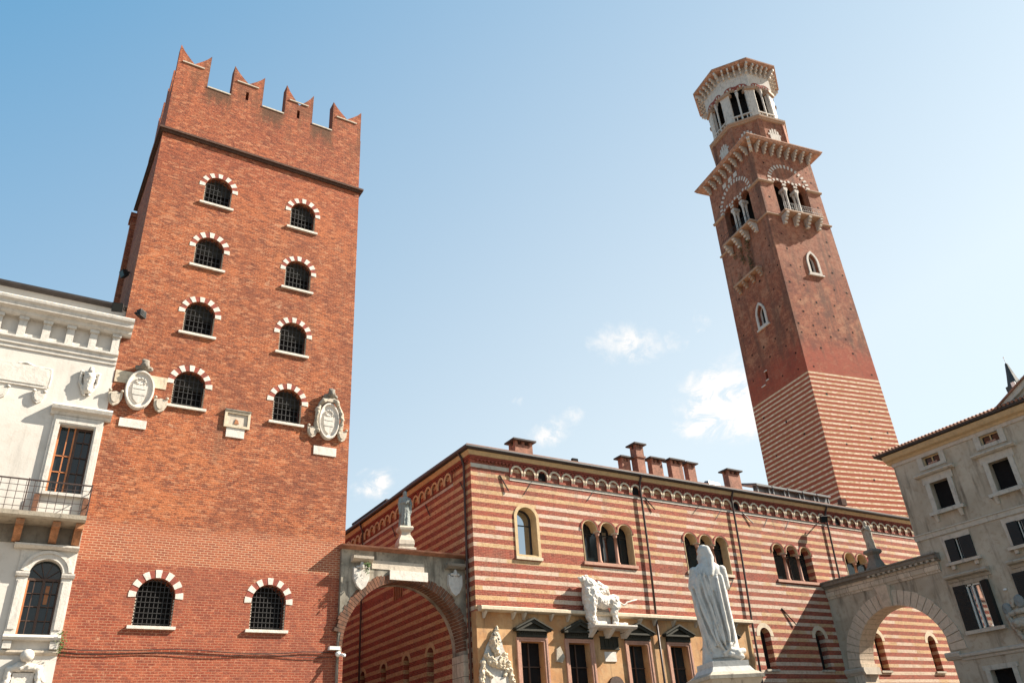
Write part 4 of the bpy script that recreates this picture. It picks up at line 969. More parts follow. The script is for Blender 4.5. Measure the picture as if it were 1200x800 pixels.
# tall pyramidal carved coat on the corner
pc = empty('coat_of_arms', FP(18.05, 0, 4.0), 'tall pointed white and gold carved coat of arms at the ochre wall corner', 'coat of arms')
q = MB(FP); q.prism([(17.15, 4.0), (18.85, 4.0), (18.72, 5.9), (18.42, 6.5), (18.3, 7.0), (18.1, 7.32), (17.95, 7.0), (17.65, 6.6), (17.35, 5.9)], -.05, .01); put('backing', q, 'marble_statue', pc)
caps = [((18.1, -.12, 7.3), (18.1, -.12, 7.2), .05, .09), ((18.02, -.12, 6.95), (17.95, -.15, 6.7), .15, .24), ((17.95, -.15, 6.5), (18.05, -.15, 6.25), .2, .12),
        ((17.55, -.1, 6.2), (17.75, -.1, 5.9), .12, .13), ((18.45, -.1, 6.2), (18.3, -.1, 5.9), .12, .13), ((17.4, -.08, 5.9), (17.3, -.08, 5.2), .11, .13), ((18.62, -.08, 5.9), (18.75, -.08, 5.2), .1, .13),
        ((17.75, -.12, 5.9), (18.3, -.12, 5.75), .11, .11), ((17.8, -.2, 6.1), (17.95, -.2, 5.85), .07, .07), ((18.2, -.2, 6.1), (18.1, -.2, 5.8), .07, .07), ((17.5, -.1, 5.6), (17.75, -.12, 5.4), .1, .08), ((18.5, -.1, 5.6), (18.35, -.12, 5.4), .1, .08),
        ((17.3, -.08, 5.0), (17.4, -.08, 4.3), .13, .1), ((18.75, -.08, 5.0), (18.65, -.08, 4.3), .13, .1)]
organic('scroll_carving', caps, 'palecream', pc, .022, 0, .05, 7, FP)
for (u, z, dx) in ((17.86, 6.9, .1), (18.05, 6.72, .12)):
    q = MB(FP); q.lathe(u, -.3, [(.01, z), (.07, z + .06), (.05, z + .13), (.01, z + .16)], 8); put('fruit_boss', q, 'stone_dark', pc, True)
q = MB(FP); q.box(17.7, 18.4, -.16, 0, 4.2, 5.36); put('panel', q, 'marble', pc)

# lion of the square, walking to the left, on its shelf
F6 = lambda u, d, z: (u, 29.62 + d, z)
ln = empty('winged_lion_sculpture', (24.0, 29.7, 7.1), 'worn white stone winged lion carving on a bracketed shelf on the striped palace', 'lion sculpture')
caps = [((22.80, 0, 9.44), (22.62, -.04, 9.48), .20, .15), ((22.62, -.04, 9.46), (22.46, -.06, 9.52), .13, .085), ((22.50, -.08, 9.40), (22.56, -.06, 9.38), .06, .06), ((22.80, 0, 9.42), (23.14, .02, 9.28), .22, .25),
        ((22.98, 0, 9.25), (22.95, 0, 8.55), .33, .37), ((23.16, .0, 9.2), (23.14, 0, 8.5), .30, .33), ((22.93, 0, 8.6), (22.92, -.02, 8.15), .33, .29),
        ((22.90, -.02, 8.25), (22.90, -.02, 7.9), .28, .26), ((22.90, -.02, 7.9), (23.0, -.05, 7.58), .26, .17), ((23.08, .1, 8.3), (23.12, .1, 7.6), .2, .16), ((22.92, -.2, 7.62), (23.05, -.16, 7.58), .12, .12),
        ((23.1, 0, 8.68), (23.75, .02, 8.52), .38, .31), ((23.75, .02, 8.54), (24.32, .03, 8.62), .29, .29), ((24.35, .03, 8.62), (24.44, .03, 8.40), .29, .24),
        ((24.34, -.06, 8.4), (24.22, -.08, 8.05), .23, .16), ((24.22, -.08, 8.05), (24.28, -.1, 7.66), .14, .12), ((24.28, -.1, 7.60), (24.08, -.18, 7.58), .11, .09), ((24.42, .14, 8.3), (24.38, .14, 7.6), .17, .12),
        ((23.22, .0, 8.95), (23.55, .02, 9.34), .14, .13), ((23.55, .02, 9.34), (23.98, .06, 9.16), .13, .13), ((23.98, .06, 9.2), (24.12, .08, 8.98), .13, .08), ((23.35, .04, 8.95), (23.95, .08, 9.02), .16, .13), ((23.5, .03, 9.18), (23.95, .06, 9.08), .15, .12),
        ((22.76, .08, 9.62), (22.86, .08, 9.64), .08, .07), ((22.74, -.1, 9.62), (22.84, -.1, 9.64), .07, .06), ((22.72, -.16, 9.0), (22.78, -.18, 8.5), .15, .13), ((23.0, -.26, 9.0), (23.1, -.26, 8.5), .12, .1), ((22.95, -.27, 8.4), (22.9, -.24, 8.0), .12, .12)]
organic('body', caps, 'marble', ln, .024, 1, .035, 5.0, F6)
q = MB(F6); q.tube([(24.5, .05, 8.66), (24.72, .03, 8.56), (24.92, .02, 8.46), (25.04, .02, 8.50), (25.14, .0, 8.60), (25.45, .02, 8.68), (25.78, .04, 8.76)], [.06, .05, .045, .045, .04, .035, .02], 8); put('tail', q, 'marble', ln, True)
organic('base_blocks', [((24.5, 0, 7.6), (24.85, 0, 7.62), .07, .06)], 'marble', ln, .025, 1, .02, 4, F6, boxes=((23.15, 23.72, -.1, .25, 7.50, 7.68), (24.42, 24.95, -.1, .22, 7.50, 7.66), (22.75, 23.1, -.1, .2, 7.5, 7.62), (23.05, 24.2, .2, .37, 7.5, 8.3)))
q = MB(F6); q.profile(22.78, 25.22, [(-.38, 7.40), (-.42, 7.44), (-.42, 7.50), (.38, 7.50), (.38, 7.36), (-.34, 7.36)]); put('shelf', q, 'marble', ln)
for u in (22.95, 23.95, 24.92):
    q = MB(F6); q.hexa([(u - .10, .2, 7.02), (u + .10, .2, 7.02), (u + .10, .38, 7.02), (u - .10, .38, 7.02), (u - .12, -.3, 7.36), (u + .12, -.3, 7.36), (u + .12, .38, 7.36), (u - .12, .38, 7.36)]); put('bracket', q, 'marble', ln)

# ================================================================== left archway
AL = empty('archway', (14.3, 31, 0), 'stained grey and brick archway between the brick tower and the striped palace', 'archway')
def arcpts(c, z, r, a0, a1, n): return [(c + r * math.cos(a0 + (a1 - a0) * i / n), z + r * math.sin(a0 + (a1 - a0) * i / n)) for i in range(n + 1)]
hole = [(11.60, 0), (16.90, 0)] + arcpts(14.25, 6.45, 2.65, 0, PI, 28)
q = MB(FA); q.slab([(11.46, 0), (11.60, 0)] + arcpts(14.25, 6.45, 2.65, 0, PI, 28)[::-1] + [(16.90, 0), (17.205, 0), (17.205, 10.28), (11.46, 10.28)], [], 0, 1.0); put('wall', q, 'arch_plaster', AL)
q = MB(FA); n = 62
for i in range(n):
    a = PI * i / n; j = random.uniform(-.03, .03); q.ring(14.25, 6.45, 2.64, 3.0 + 2 * j if .15 < a < 2.9 else 2.78 if a < .15 else 2.76, a + .004, a + PI / n - .004, -.02, .7, 1)
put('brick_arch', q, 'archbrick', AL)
for a_, b_2 in ((16.86, 17.20), (11.50, 11.66)):
    q = MB(FA); q.box(a_, b_2, -.03, .98, 0, 6.3); put('pier', q, 'tbrick' if a_ < 12 else 'blocks', AL)
q = MB(FA); q.profile(11.38, 17.2, [(0, 10.22), (-.14, 10.26), (-.30, 10.30), (-.32, 10.36), (.5, 10.46), (1.3, 10.36), (1.3, 10.3), (1.0, 10.22)]); put('coping', q, 'tile', AL)
q = MB(FA); q.box(12.75, 15.1, -.03, 0, 9.52, 9.86); put('faded_panel', q, 'stone_trim', AL)
tA = plaque(FA, 13.52, 15.24, 9.12, 9.50, 'long blank white marble tablet on the crown of the left archway', 'marble', -.10)
for (u, zt, w, lab, mt) in ((12.27, 9.62, .66, 'pale stone shield under a small shelf on the left end of the left archway', 'stone_white'), (16.52, 9.60, .66, 'blue-grey stone shield under a small shelf by the drainpipe on the left archway', 'marble_statue')):
    r = empty('stone_shield', FA(u, 0, 8.65), lab, 'stone shield')
    q = MB(FA); q.profile(u - .43, u + .43, [(0, 9.72), (-.2, 9.74), (-.34, 9.82), (-.36, 9.92), (0, 9.94)]); put('shelf', q, 'stone_trim' if u < 13 else 'stone_dark', r)
    q = MB(FA); q.prism([(u - w / 2, zt - .12), (u - w * .2, zt - .22), (u, zt - .1), (u + w * .2, zt - .22), (u + w / 2, zt - .12), (u + w * .5, zt - .55), (u + w * .28, zt - .85), (u, zt - 1.0), (u - w * .28, zt - .85), (u - w * .5, zt - .55)], -.16, 0); put('shield_face', q, mt, r)
    organic('crest', [((u, -.14, zt - .1), (u, -.14, zt + .05), .11, .07), ((u - .16, -.1, zt - .1), (u + .16, -.1, zt - .1), .07, .07), ((u - .3, -.1, zt - .15), (u - .28, -.1, zt - .5), .05, .04), ((u + .3, -.1, zt - .15), (u + .28, -.1, zt - .5), .05, .04)], mt, r, .022, 1, .015, 8, FA)

def leaf_clump(pts, n, size, spread, label, name='creeping_plant', cat='plant'):
    bm = bmesh.new()
    for (c, k) in pts:
        c = Vector(c)
        for _ in range(int(n * k)):
            p = c + Vector((random.gauss(0, spread), random.gauss(0, spread), random.gauss(0, spread * 1.3)))
            a = Vector((random.uniform(-1, 1), random.uniform(-1, 1), random.uniform(-1, 1))).normalized(); b = a.orthogonal().normalized()
            s = size * random.uniform(.6, 1.3)
            v = [bm.verts.new(p + a * s), bm.verts.new(p + b * s * .6), bm.verts.new(p - a * s), bm.verts.new(p - b * s * .6)]; bm.faces.new(v)
    return tag(put(name, bm, 'leaf'), label, cat)
leaf_clump([((12.5, 30.42, 9.62), 1), ((12.48, 30.42, 9.42), 1)], 60, .045, .07, 'small green weed sprouting above the pale shield on the left archway')
leaf_clump([((2.15, 30.9, 6.3), 1), ((2.05, 30.9, 6.55), 1), ((2.1, 30.9, 6.75), .6)], 70, .035, .08, 'dark dry weed growing at the foot of the tower corner by the cables')

# ------------------------------------------------------------------ statues
def robe_mesh(bm, base, rt, fw, rings, nf, amp, tw, seed, n=84):
    """stack of drapery cross sections: (z, cx, cy, rx, ry); rt/fw are the figure's side and front axes"""
    rnd = random.Random(seed); ph = [rnd.uniform(0, 6.28) for _ in range(6)]
    fr_ = rt; prev = None; first = None
    R_ = []
    steps = []
    for a, b in zip(rings, rings[1:]):
        m2 = max(2, int((b[0] - a[0]) / .05))
        for i in range(m2): steps.append(tuple(a[j] + (b[j] - a[j]) * i / m2 for j in range(5)))
    steps.append(rings[-1]); z0, z1 = rings[0][0], rings[-1][0]
    for (z, cx, cy, rx, ry) in steps:
        t_ = (z - z0) / (z1 - z0); A = amp * (1 - .75 * t_); row = []
        for k in range(n):
            th = k * 2 * PI / n; q = th + tw * (1 - t_)
            f = abs(math.sin(nf * q / 2 + ph[0] + .6 * math.sin(q * 2 + ph[1]))) ** .7 - .6 + .35 * math.sin((nf * 2 + 3) * q / 2 + ph[2] + 1.2 * t_) + .2 * math.sin(3 * q + ph[3] + 3 * t_)
            s = 1 + A * f
            row.append(bm.verts.new(Vector(base) + rt * (cx + rx * s * math.cos(th)) + fw * (cy + ry * s * math.sin(th)) + Vector((0, 0, z))))
        R_.append(row)
    for a, b in zip(R_, R_[1:]):
        for k in range(n): bm.faces.new([a[k], a[(k + 1) % n], b[(k + 1) % n], b[k]])
    bm.faces.new(R_[0][::-1]); bm.faces.new(R_[-1])

# poet statue seen from behind
ds = empty('robed_statue', (15.5, 15.0, 0), 'large white marble statue of a hooded cloaked man seen from behind on a pedestal', 'statue')
rt = Vector((.696, -.718, 0)); fw = Vector((.718, .696, 0))      # fw points away from the viewer: the way he faces
fs = lambda s, d, z: tuple(Vector((15.5, 15.0, 0)) + rt * s + fw * d + Vector((0, 0, z)))
def dante_extra(bm):
    robe_mesh(bm, (15.5, 15.0, 0), rt, fw, [(3.93, .07, 0, .40, .33), (4.15, .06, 0, .395, .32), (4.6, .04, 0, .41, .33), (5.1, .0, 0, .435, .33), (5.6, -.01, 0, .44, .32), (5.85, .0, 0, .42, .30), (6.05, .035, .01, .375, .26), (6.18, .045, .02, .30, .21), (6.27, .04, .03, .20, .16), (6.34, .035, .04, .12, .12)], 9, .085, .9, 5)
    robe_mesh(bm, (15.5, 15.0, 0), rt, fw, [(3.80, -.10, .05, .36, .30), (4.0, -.09, .05, .34, .28), (4.5, -.05, .05, .30, .26)], 9, .10, .2, 11)
caps = [((.035, .03, 6.40), (.03, .05, 6.56), .155, .165), ((.02, .03, 6.6), (.03, .02, 6.62), .14, .13), ((-.06, .10, 6.44), (-.10, .14, 6.42), .11, .08), ((-.12, .17, 6.44), (-.15, .19, 6.42), .035, .025), ((-.09, .10, 6.34), (-.06, .10, 6.30), .07, .06),
        ((.10, -.03, 6.60), (.17, -.09, 6.36), .11, .10), ((.17, -.10, 6.36), (.155, -.22, 6.05), .09, .075), ((.155, -.22, 6.05), (.13, -.30, 5.9), .075, .04),
        ((.04, .0, 6.28), (.05, .0, 6.1), .17, .22),
        ((-.02, .05, 6.68), (-.10, .12, 6.60), .07, .05),
        ((-.30, .02, 6.08), (-.40, .05, 5.7), .13, .12), ((-.40, .05, 5.7), (-.22, .26, 5.72), .11, .08), ((.40, .0, 6.05), (.43, .04, 5.65), .12, .11), ((.43, .04, 5.65), (.2, .28, 5.6), .10, .08),
        ((-.22, .26, 5.72), (-.1, .3, 5.85), .06, .05),
        ((.18, -.28, 4.10), (.42, -.20, 4.02), .07, .08), ((.42, -.2, 4.02), (.56, -.06, 4.06), .09, .07), ((.25, -.30, 3.98), (.50, -.16, 3.92), .07, .07), ((.10, -.32, 4.02), (.28, -.3, 4.2), .06, .05), ((.32, -.26, 4.25), (.1, -.31, 4.08), .05, .05),
        ((-.02, -.31, 4.4), (.1, -.32, 4.1), .04, .05), ((.0, -.05, 3.92), (.3, -.05, 3.92), .2, .2)]
# long cloak folds sweeping from the left shoulder to the gathered hem
for (a, b) in (((-.20, -.27, 5.95), (.08, -.36, 4.15)), ((-.36, -.17, 5.7), (-.04, -.34, 4.2)), ((-.06, -.31, 5.95), (.17, -.34, 4.25)), ((.22, -.27, 5.8), (.27, -.30, 4.3)), ((.36, -.15, 5.8), (.38, -.20, 4.3)), ((-.42, -.02, 5.5), (-.20, -.27, 4.15))):
    n_ = 6
    for i in range(n_):
        f0, f1 = i / n_, (i + 1) / n_; P0 = Vector(a).lerp(Vector(b), f0); P1 = Vector(a).lerp(Vector(b), f1)
        bow = lambda f: -.05 * math.sin(f * PI)
        P0.y += bow(f0); P1.y += bow(f1); caps.append((tuple(P0), tuple(P1), .034 + .012 * f0, .034 + .012 * f1))
GRV = [((-.20, 5.98), (-.16, 5.4), (-.05, 4.8), (.06, 4.35), (.16, 4.08)), ((-.39, 5.62), (-.30, 5.06), (-.16, 4.5), (-.04, 4.15)), ((.10, 5.5), (.17, 4.9), (.22, 4.4), (.2, 4.1)), ((.30, 5.9), (.33, 5.2), (.36, 4.6), (.33, 4.25)), ((-.02, 5.9), (.03, 5.2), (.12, 4.6)), ((-.33, 4.9), (-.26, 4.4), (-.2, 4.05)), ((-.10, 5.2), (.0, 4.7), (.09, 4.25))]
def groove(co):
    r_ = co - Vector((15.5, 15.0, 0)); s, d, z = r_.dot(rt), r_.dot(fw), co.z
    if d > .05 or z > 6.1 or z < 4.0: return 0.
    o = 0.
    for gi, g_ in enumerate(GRV):
        for (s0, z0), (s1, z1) in zip(g_, g_[1:]):
            if z1 <= z <= z0:
                x = s - (s0 + (s1 - s0) * (z0 - z) / (z0 - z1)); wdt = .022 if gi < 2 else .03
                o -= (.075 if gi < 2 else .035) * math.exp(-(x / wdt) ** 2); o += .02 * math.exp(-((abs(x) - .055) / .03) ** 2)
    return o
organic('figure', caps, 'marble_statue', ds, .015, 2, .003, 6, fs, extra=dante_extra, post=groove)
rot = math.radians(-20); px_ = lambda x, y, z: (lambda x, y, k: (15.5 + x * k * math.cos(rot) - y * k * math.sin(rot), 15.0 + x * k * math.sin(rot) + y * k * math.cos(rot), z))(x, y, .84 if z > 1 else 1) if True else (15.5 + x * math.cos(rot) - y * math.sin(rot), 15.0 + x * math.sin(rot) + y * math.cos(rot), z)
q = MB(px_); q.box(-.56, .56, -.56, .56, 3.70, 3.83); q.hexa([(-.66, -.66, 3.58), (.66, -.66, 3.58), (.66, .66, 3.58), (-.66, .66, 3.58), (-.57, -.57, 3.70), (.57, -.57, 3.70), (.57, .57, 3.70), (-.57, .57, 3.70)]); put('plinth', q, 'marble_statue', ds)
q = MB(px_); q.hexa([(-.82, -.82, 3.50), (.82, -.82, 3.50), (.82, .82, 3.50), (-.82, .82, 3.50), (-.68, -.68, 3.58), (.68, -.68, 3.58), (.68, .68, 3.58), (-.68, .68, 3.58)]); q.box(-.84, .84, -.84, .84, 3.42, 3.498); q.hexa([(-.68, -.68, 3.22), (.68, -.68, 3.22), (.68, .68, 3.22), (-.68, .68, 3.22), (-.8, -.8, 3.418), (.8, -.8, 3.418), (.8, .8, 3.418), (-.8, .8, 3.418)])
q.box(-.62, .62, -.62, .62, .9, 3.219); q.box(-.85, .85, -.85, .85, .45, .9); q.box(-1.3, 1.3, -1.3, 1.3, 0, .45); put('pedestal', q, 'stone_old', ds)

def small_statue(loc, yaw, h, mat, pmat, name, label, pose):
    r = empty(name, loc, label, 'statue')
    c, s = math.cos(yaw), math.sin(yaw); rt_ = Vector((c, s, 0)); fw_ = Vector((-s, c, 0)); L = Vector(loc)
    k = h / 1.75; pz = pose['pz']
    f_ = lambda a, b, z: tuple(L + rt_ * a * k + fw_ * b * k + Vector((0, 0, pz + z * k)))
    bm_rings = [(0, 0, 0, .27, .22), (.3, 0, 0, .25, .21), (.7, 0, 0, .24, .20), (1.0, 0, 0, .25, .19), (1.25, 0, 0, .26, .17), (1.40, 0, 0, .22, .14), (1.47, 0, 0, .12, .10), (1.52, 0, 0, .07, .07)]
    def ex(bm): robe_mesh(bm, tuple(L + Vector((0, 0, pz))), rt_, fw_, [(z * k, a * k, b * k, x * k, y * k) for z, a, b, x, y in bm_rings], 9, .22, .5, pose['seed'], 64)
    caps = [((0, -.01, 1.56), (0, -.02, 1.66), .10, .105), ((0, -.10, 1.60), (0, -.115, 1.60), .03, .02), ((0, -.07, 1.52), (0, -.06, 1.48), .06, .04), ((0, .03, 1.65), (0, .02, 1.7), .09, .07)]
    caps = [tuple([tuple(c_[0]), tuple(c_[1]), c_[2] * k, c_[3] * k]) for c_ in caps]
    for sg in (-1, 1):
        caps += [((sg * .22, 0, 1.36), (sg * .29, -.03, 1.08), .085 * k, .075 * k), ((sg * .29, -.03, 1.08), (sg * pose['hx'], -.24, pose['hz']), .075 * k, .05 * k), ((sg * .27, -.03, 1.05), (sg * .25, -.05, .6), .08 * k, .05 * k)]
    caps += [((-.05, -.27, pose['hz'] - .06), (.1, -.27, pose['hz'] + .06), .06 * k, .06 * k)]
    organic('figure', [tuple(c_) for c_ in caps], mat, r, .02, 1, .012, 8, f_, extra=ex)
    q = MB(lambda x, y, z: tuple(L + rt_ * x + fw_ * y + Vector((0, 0, z))))
    n = 4; a45 = PI / 4
    q.lathe(0, 0, [(rr * 1.414 * .82, zz) for rr, zz in pose['ped']], n, a0=a45)
    put('pedestal', q, pmat, r); return r
small_statue((14.42, 31.05, 10.42), math.radians(-8), 1.62, 'bluestone', 'stone_trim', 'robed_statue', 'small grey-green robed statue with folded arms on top of the left archway',
             dict(pz=1.08, seed=3, hx=.05, hz=1.15, ped=[(.48, 0), (.48, .12), (.38, .16), (.42, .28), (.40, .45), (.30, .62), (.24, .72), (.24, .82), (.36, .92), (.38, 1.0), (.34, 1.08)]))
small_statue((40.75, 26.75, 10.45), math.radians(-100), 1.60, 'stone_old', 'stone_dark', 'robed_statue', 'small weathered brown statue of a robed man on top of the right stone archway',
             dict(pz=1.15, seed=8, hx=.12, hz=1.3, ped=[(.50, 0), (.50, .12), (.40, .3), (.28, .6), (.26, .85), (.42, .98), (.42, 1.08), (.36, 1.15)]))
# ================================================================== right archway
AR = empty('archway', (40.85, 27, 0), 'pale stone block archway from the striped palace to the grey-brown building', 'archway')
q = MB(FR); yc, zc_, ri = 26.30, 5.86, 2.63
q.slab([(30.0, 0), (30.0, 10.2), (23.80, 10.2), (23.80, 5.86 + .9)] + [p for p in arcpts(yc, zc_, ri, PI, 0, 32) if p[0] > 23.8 and p[1] >= zc_ + .001][0:] + [(yc + ri, zc_), (yc + ri, 0)], [], 0, 1.15)
put('wall', q, 'grey_plaster', AR)
n = 25; R1 = 3.38
q = MB(FR)
for i in range(n):
    a, b = PI * i / n, PI * (i + 1) / n; j = random.uniform(-.03, .03)
    q.ring(yc, zc_, ri - .012, R1 + j, a + .006, b - .006, -.05 + random.uniform(-.008, .008), 1.17, 2)
put('voussoir_arch', q, 'archstone', AR)
q = MB(FR); q.hexa([(26.1, -.16, 8.45), (26.55, -.16, 8.45), (26.55, .3, 8.45), (26.1, .3, 8.45), (25.98, -.34, 9.5), (26.70, -.34, 9.5), (26.70, .2, 9.5), (25.98, .2, 9.5)]); put('keystone', q, 'archstone', AR)
q = MB(FR)
for k in range(8): q.box(28.90 if k % 2 else 28.88, 29.5 if k % 2 else 29.9, -.04, 1.17, .7 * k, .7 * k + .68)
q.box(28.90, 29.75, -.04, 1.17, 5.82, 5.99); 
put('pier', q, 'blocks', AR)
q = MB(FR); q.profile(28.72, 29.98, [(1.25, 5.45), (-.06, 5.45), (-.10, 5.52), (-.16, 5.60), (-.18, 5.74), (-.12, 5.80), (1.25, 5.80)]); q.profile(23.3, 24.05, [(.9, 5.45), (-.06, 5.45), (-.10, 5.52), (-.16, 5.60), (-.18, 5.74), (-.12, 5.80), (.9, 5.80)]); put('impost', q, 'stone_trim', AR)
q = MB(FR); q.profile(22.95, 29.98, [(.3, 9.52), (-.04, 9.52), (-.06, 9.62), (-.10, 9.66), (-.10, 10.02), (-.14, 10.06), (.3, 10.06)]); put('frieze', q, 'blocks', AR)
q = MB(FR); q.profile(22.80, 29.98, [(1.3, 10.062), (-.16, 10.062), (-.20, 10.14), (-.34, 10.20), (-.36, 10.34), (-.44, 10.38), (-.44, 10.44), (1.4, 10.50)]); put('cornice', q, 'stone_dark', AR)
q = MB(FR); u = 23.0; pl = [(22.9, 10.19)]
while u < 27: pl += [(u, 10.16), (u, 10.06), (u + .14, 10.06), (u + .14, 10.16)]; u += .32
pl.append((u, 10.19)); q.slab(pl, [], -.30, -.14); put('dentil_course', q, 'stone_old', AR)
leaf_clump([((40.1, 23.2 + k * .9, 10.52), .5) for k in range(7)], 26, .03, .06, 'thin dry weeds along the top of the right stone archway')

# ================================================================== grey-brown building on the right
RB = empty('grey_building', (45, 16, 0), 'grey-brown rendered building with shuttered windows and a tiled roof at the right', 'building')
LOW = 4.0; ye = 4.0
hl = []
cols = [21.63, 18.45, 13.2, 9.5, 6.3]
for c in cols: hl += [rect(c - .48, c + .48, 14.80, 15.28), rect(c - .50, c + .50, 12.46, 13.88), rect(c - .67, c + .67, 9.88, 10.90), rect(c - .67 if c < 21 else 20.95, c + .67 if c < 21 else 22.1, 6.62, 8.66), rect(c - .53, c + .53, 2.9, 4.78)]
q = MB(FR); q.slab(rect(ye, 23.80, 0, 15.62), hl, 0, .4); q.box(ye, 23.80, .4, 11, 0, 15.62); put('wall', q, 'grey_plaster', RB)
for ci, c in enumerate(cols):
    # attic window
    p = MB(FR); p.box(c - .5, c + .5, .2, .23, 14.78, 15.3); w = put('window', p, 'dglass', RB)
    q = MB(FR); q.slab(rect(c - .76, c + .76, 14.62, 15.45), [rect(c - .48, c + .48, 14.80, 15.28)], -.05, 0); put('frame', q, 'grey_trim', w)
    q = MB(FR); q.slab(rect(c - .48, c + .48, 14.8, 15.28), [rect(c - .42, c - .03, 14.85, 15.22), rect(c + .03, c + .42, 14.85, 15.22)], .13, .18); put('casement', q, 'cream', w)
    if ci < 2:
        q = MB(FR)
        for k in range(7): q.lathe(c - .2 + k * .07, .08, [(.01, 14.82), (.05, 14.86), (.04, 14.92), (.01, 14.95)], 6)
        put('flower_pot', q, 'pink', w)
    # tall opening
    p = MB(FR); p.box(c - .53, c + .53, .36, .39, 12.42, 13.9); w = put('window', p, 'void', RB)
    q = MB(FR); q.slab([(c - .74, 12.38), (c + .74, 12.38), (c + .74, 13.85), (c + .84, 13.85), (c + .84, 14.25), (c - .84, 14.25), (c - .84, 13.85), (c - .74, 13.85)], [rect(c - .50, c + .50, 12.46, 13.88)], -.05, 0); put('frame', q, 'grey_trim', w)
    q = MB(FR); q.profile(c - 1.08, c + 1.08, [(0, 14.25), (-.2, 14.27), (-.3, 14.34), (-.3, 14.40), (0, 14.44)]); put('hood', q, 'grey_trim', w)
    q = MB(FR); q.box(c - .92, c + .92, -.20, .1, 12.22, 12.38)
    for s in (-1, 1): q.hexa([(c + s * .66 - .08, -.04, 11.88), (c + s * .66 + .08, -.04, 11.88), (c + s * .66 + .08, 0, 11.88), (c + s * .66 - .08, 0, 11.88), (c + s * .66 - .1, -.16, 12.22), (c + s * .66 + .1, -.16, 12.22), (c + s * .66 + .1, 0, 12.22), (c + s * .66 - .1, 0, 12.22)])
    put('sill', q, 'grey_trim', w)
    # middle window with a bright surround
    p = MB(FR); p.box(c - .7, c + .7, .18, .22, 9.85, 10.93); w = put('window', p, 'dglass', RB)
    q = MB(FR); q.slab([(c - .67, 10.90), (c - .67, 11.14), (c + .86, 11.14), (c + .86, 10.75), (c + .84, 10.75), (c + .80, 9.85), (c + .5, 9.85), (c + .5, 10.9)], [], -.05, 0); put('frame', q, 'stone_trim', w)
    q = MB(FR); q.box(c - .90, c + .92, -.22, .1, 9.66, 9.80)
    for s in (-1, 1): q.box(c + s * .6 - .09, c + s * .6 + .09, -.14, 0, 9.46, 9.66)
    put('sill', q, 'stone_trim', w)
    q = MB(FR); q.box(c - .67, c - .05, -.06, -.02, 9.86, 10.9); sh = put('shutter', q, 'shutter', w)
    q = MB(FR); q.box(c + .05 + .12, c + .67, -.07, -.02, 9.84, 10.92); put('shutter', q, 'shutter', w)
    q = MB(FR); q.box(c - .04, c + .01, .04, .1, 9.9, 10.88); q.box(c + .1, c + .14, .04, .1, 9.9, 10.88); put('casement', q, 'whitewood', w)
    # lower window with hood and shutters
    lo, hi_ = (20.95, 22.1) if c > 21 else (c - .67, c + .67)
    p = MB(FR); p.box(lo - .03, hi_ + .03, .16, .2, 6.6, 8.7); w = put('window', p, 'glass' if ci < 1 else 'dglass', RB)
    q = MB(FR); q.profile(c - 1.05, c + 1.15, [(0, 8.86), (-.06, 8.88), (-.10, 9.0), (-.34, 9.06), (-.38, 9.14), (-.34, 9.20), (0, 9.26)]); q.box(c - .85, c + .95, -.05, 0, 8.68, 8.86); put('hood', q, 'stone_old', w)
    q = MB(FR); q.box(c - .92, c + 1.02, -.2, .1, 6.42, 6.58); put('sill', q, 'stone_trim', w)
    q = MB(FR); q.box(hi_ - .08, hi_ + .55, -.07, -.02, 6.62, 8.68)
    for k in range(24): q.box(hi_ - .02, hi_ + .49, -.085, -.07, 6.70 + k * .08, 6.73 + k * .08)
    put('shutter', q, 'shutter', w)
    q = MB(FR); q.hexa([(lo - .12, -.02, 6.6), (lo + .3, -.02, 6.6), (lo + .3, -.06, 6.6), (lo - .12, -.3, 6.6), (lo - .12, -.02, 8.68), (lo + .3, -.02, 8.68), (lo + .3, -.06, 8.68), (lo - .12, -.3, 8.68)]); put('shutter', q, 'shutter', w)
    q = MB(FR)
    for x in (lo + .33, (lo + hi_) / 2 + .18, hi_ - .12): q.box(x - .035, x + .035, .02, .1, 6.62, 8.66)
    q.box(lo, hi_, .02, .1, 8.58, 8.66); put('casement', q, 'whitewood', w)
    p = MB(FR); p.box(c - .56, c + .56, .36, .39, 2.8, 4.82); w = put('window', p, 'void', RB)
    q = MB(FR); q.slab([(c - .75, 2.7), (c + .75, 2.7), (c + .75, 4.8), (c + .84, 4.8), (c + .84, 5.0), (c - .84, 5.0), (c - .84, 4.8), (c - .75, 4.8)], [rect(c - .53, c + .53, 2.9, 4.78)], -.05, 0); put('frame', q, 'grey_trim', w)
q = MB(FR); q.profile(ye, 23.84, [(0, 11.22), (-.05, 11.23), (-.07, 11.44), (-.12, 11.47), (-.12, 11.52), (0, 11.54)]); put('string_course', q, 'grey_trim', RB)
q = MB(FR); q.profile(ye, 23.3, [(0, 5.36), (-.05, 5.36), (-.07, 5.46), (-.16, 5.52), (-.16, 5.62), (-.10, 5.66), (0, 5.68)]); put('string_course', q, 'stone_trim', RB); q = MB(FR); q.profile(ye, 23.84, [(0, 15.30), (-.06, 15.32), (-.06, 15.5), (0, 15.5)]); put('string_course', q, 'stone_trim', RB)
q = MB(FR); q.profile(ye, 24.05, [(.5, 15.50), (-.10, 15.50), (-.16, 15.60), (-.34, 15.68), (-.42, 15.80), (-.44, 15.92), (.5, 15.94)]); put('cornice', q, 'cream', RB)
q = MB(FI); q.hexa([(39.70, ye, 15.95), (51.5, ye, 15.95), (51.5, 24.40, 15.95), (39.70, 24.40, 15.95), (39.66, ye, 16.05), (51.5, ye, 16.05), (51.5, 24.44, 16.05), (39.66, 24.44, 16.05)])
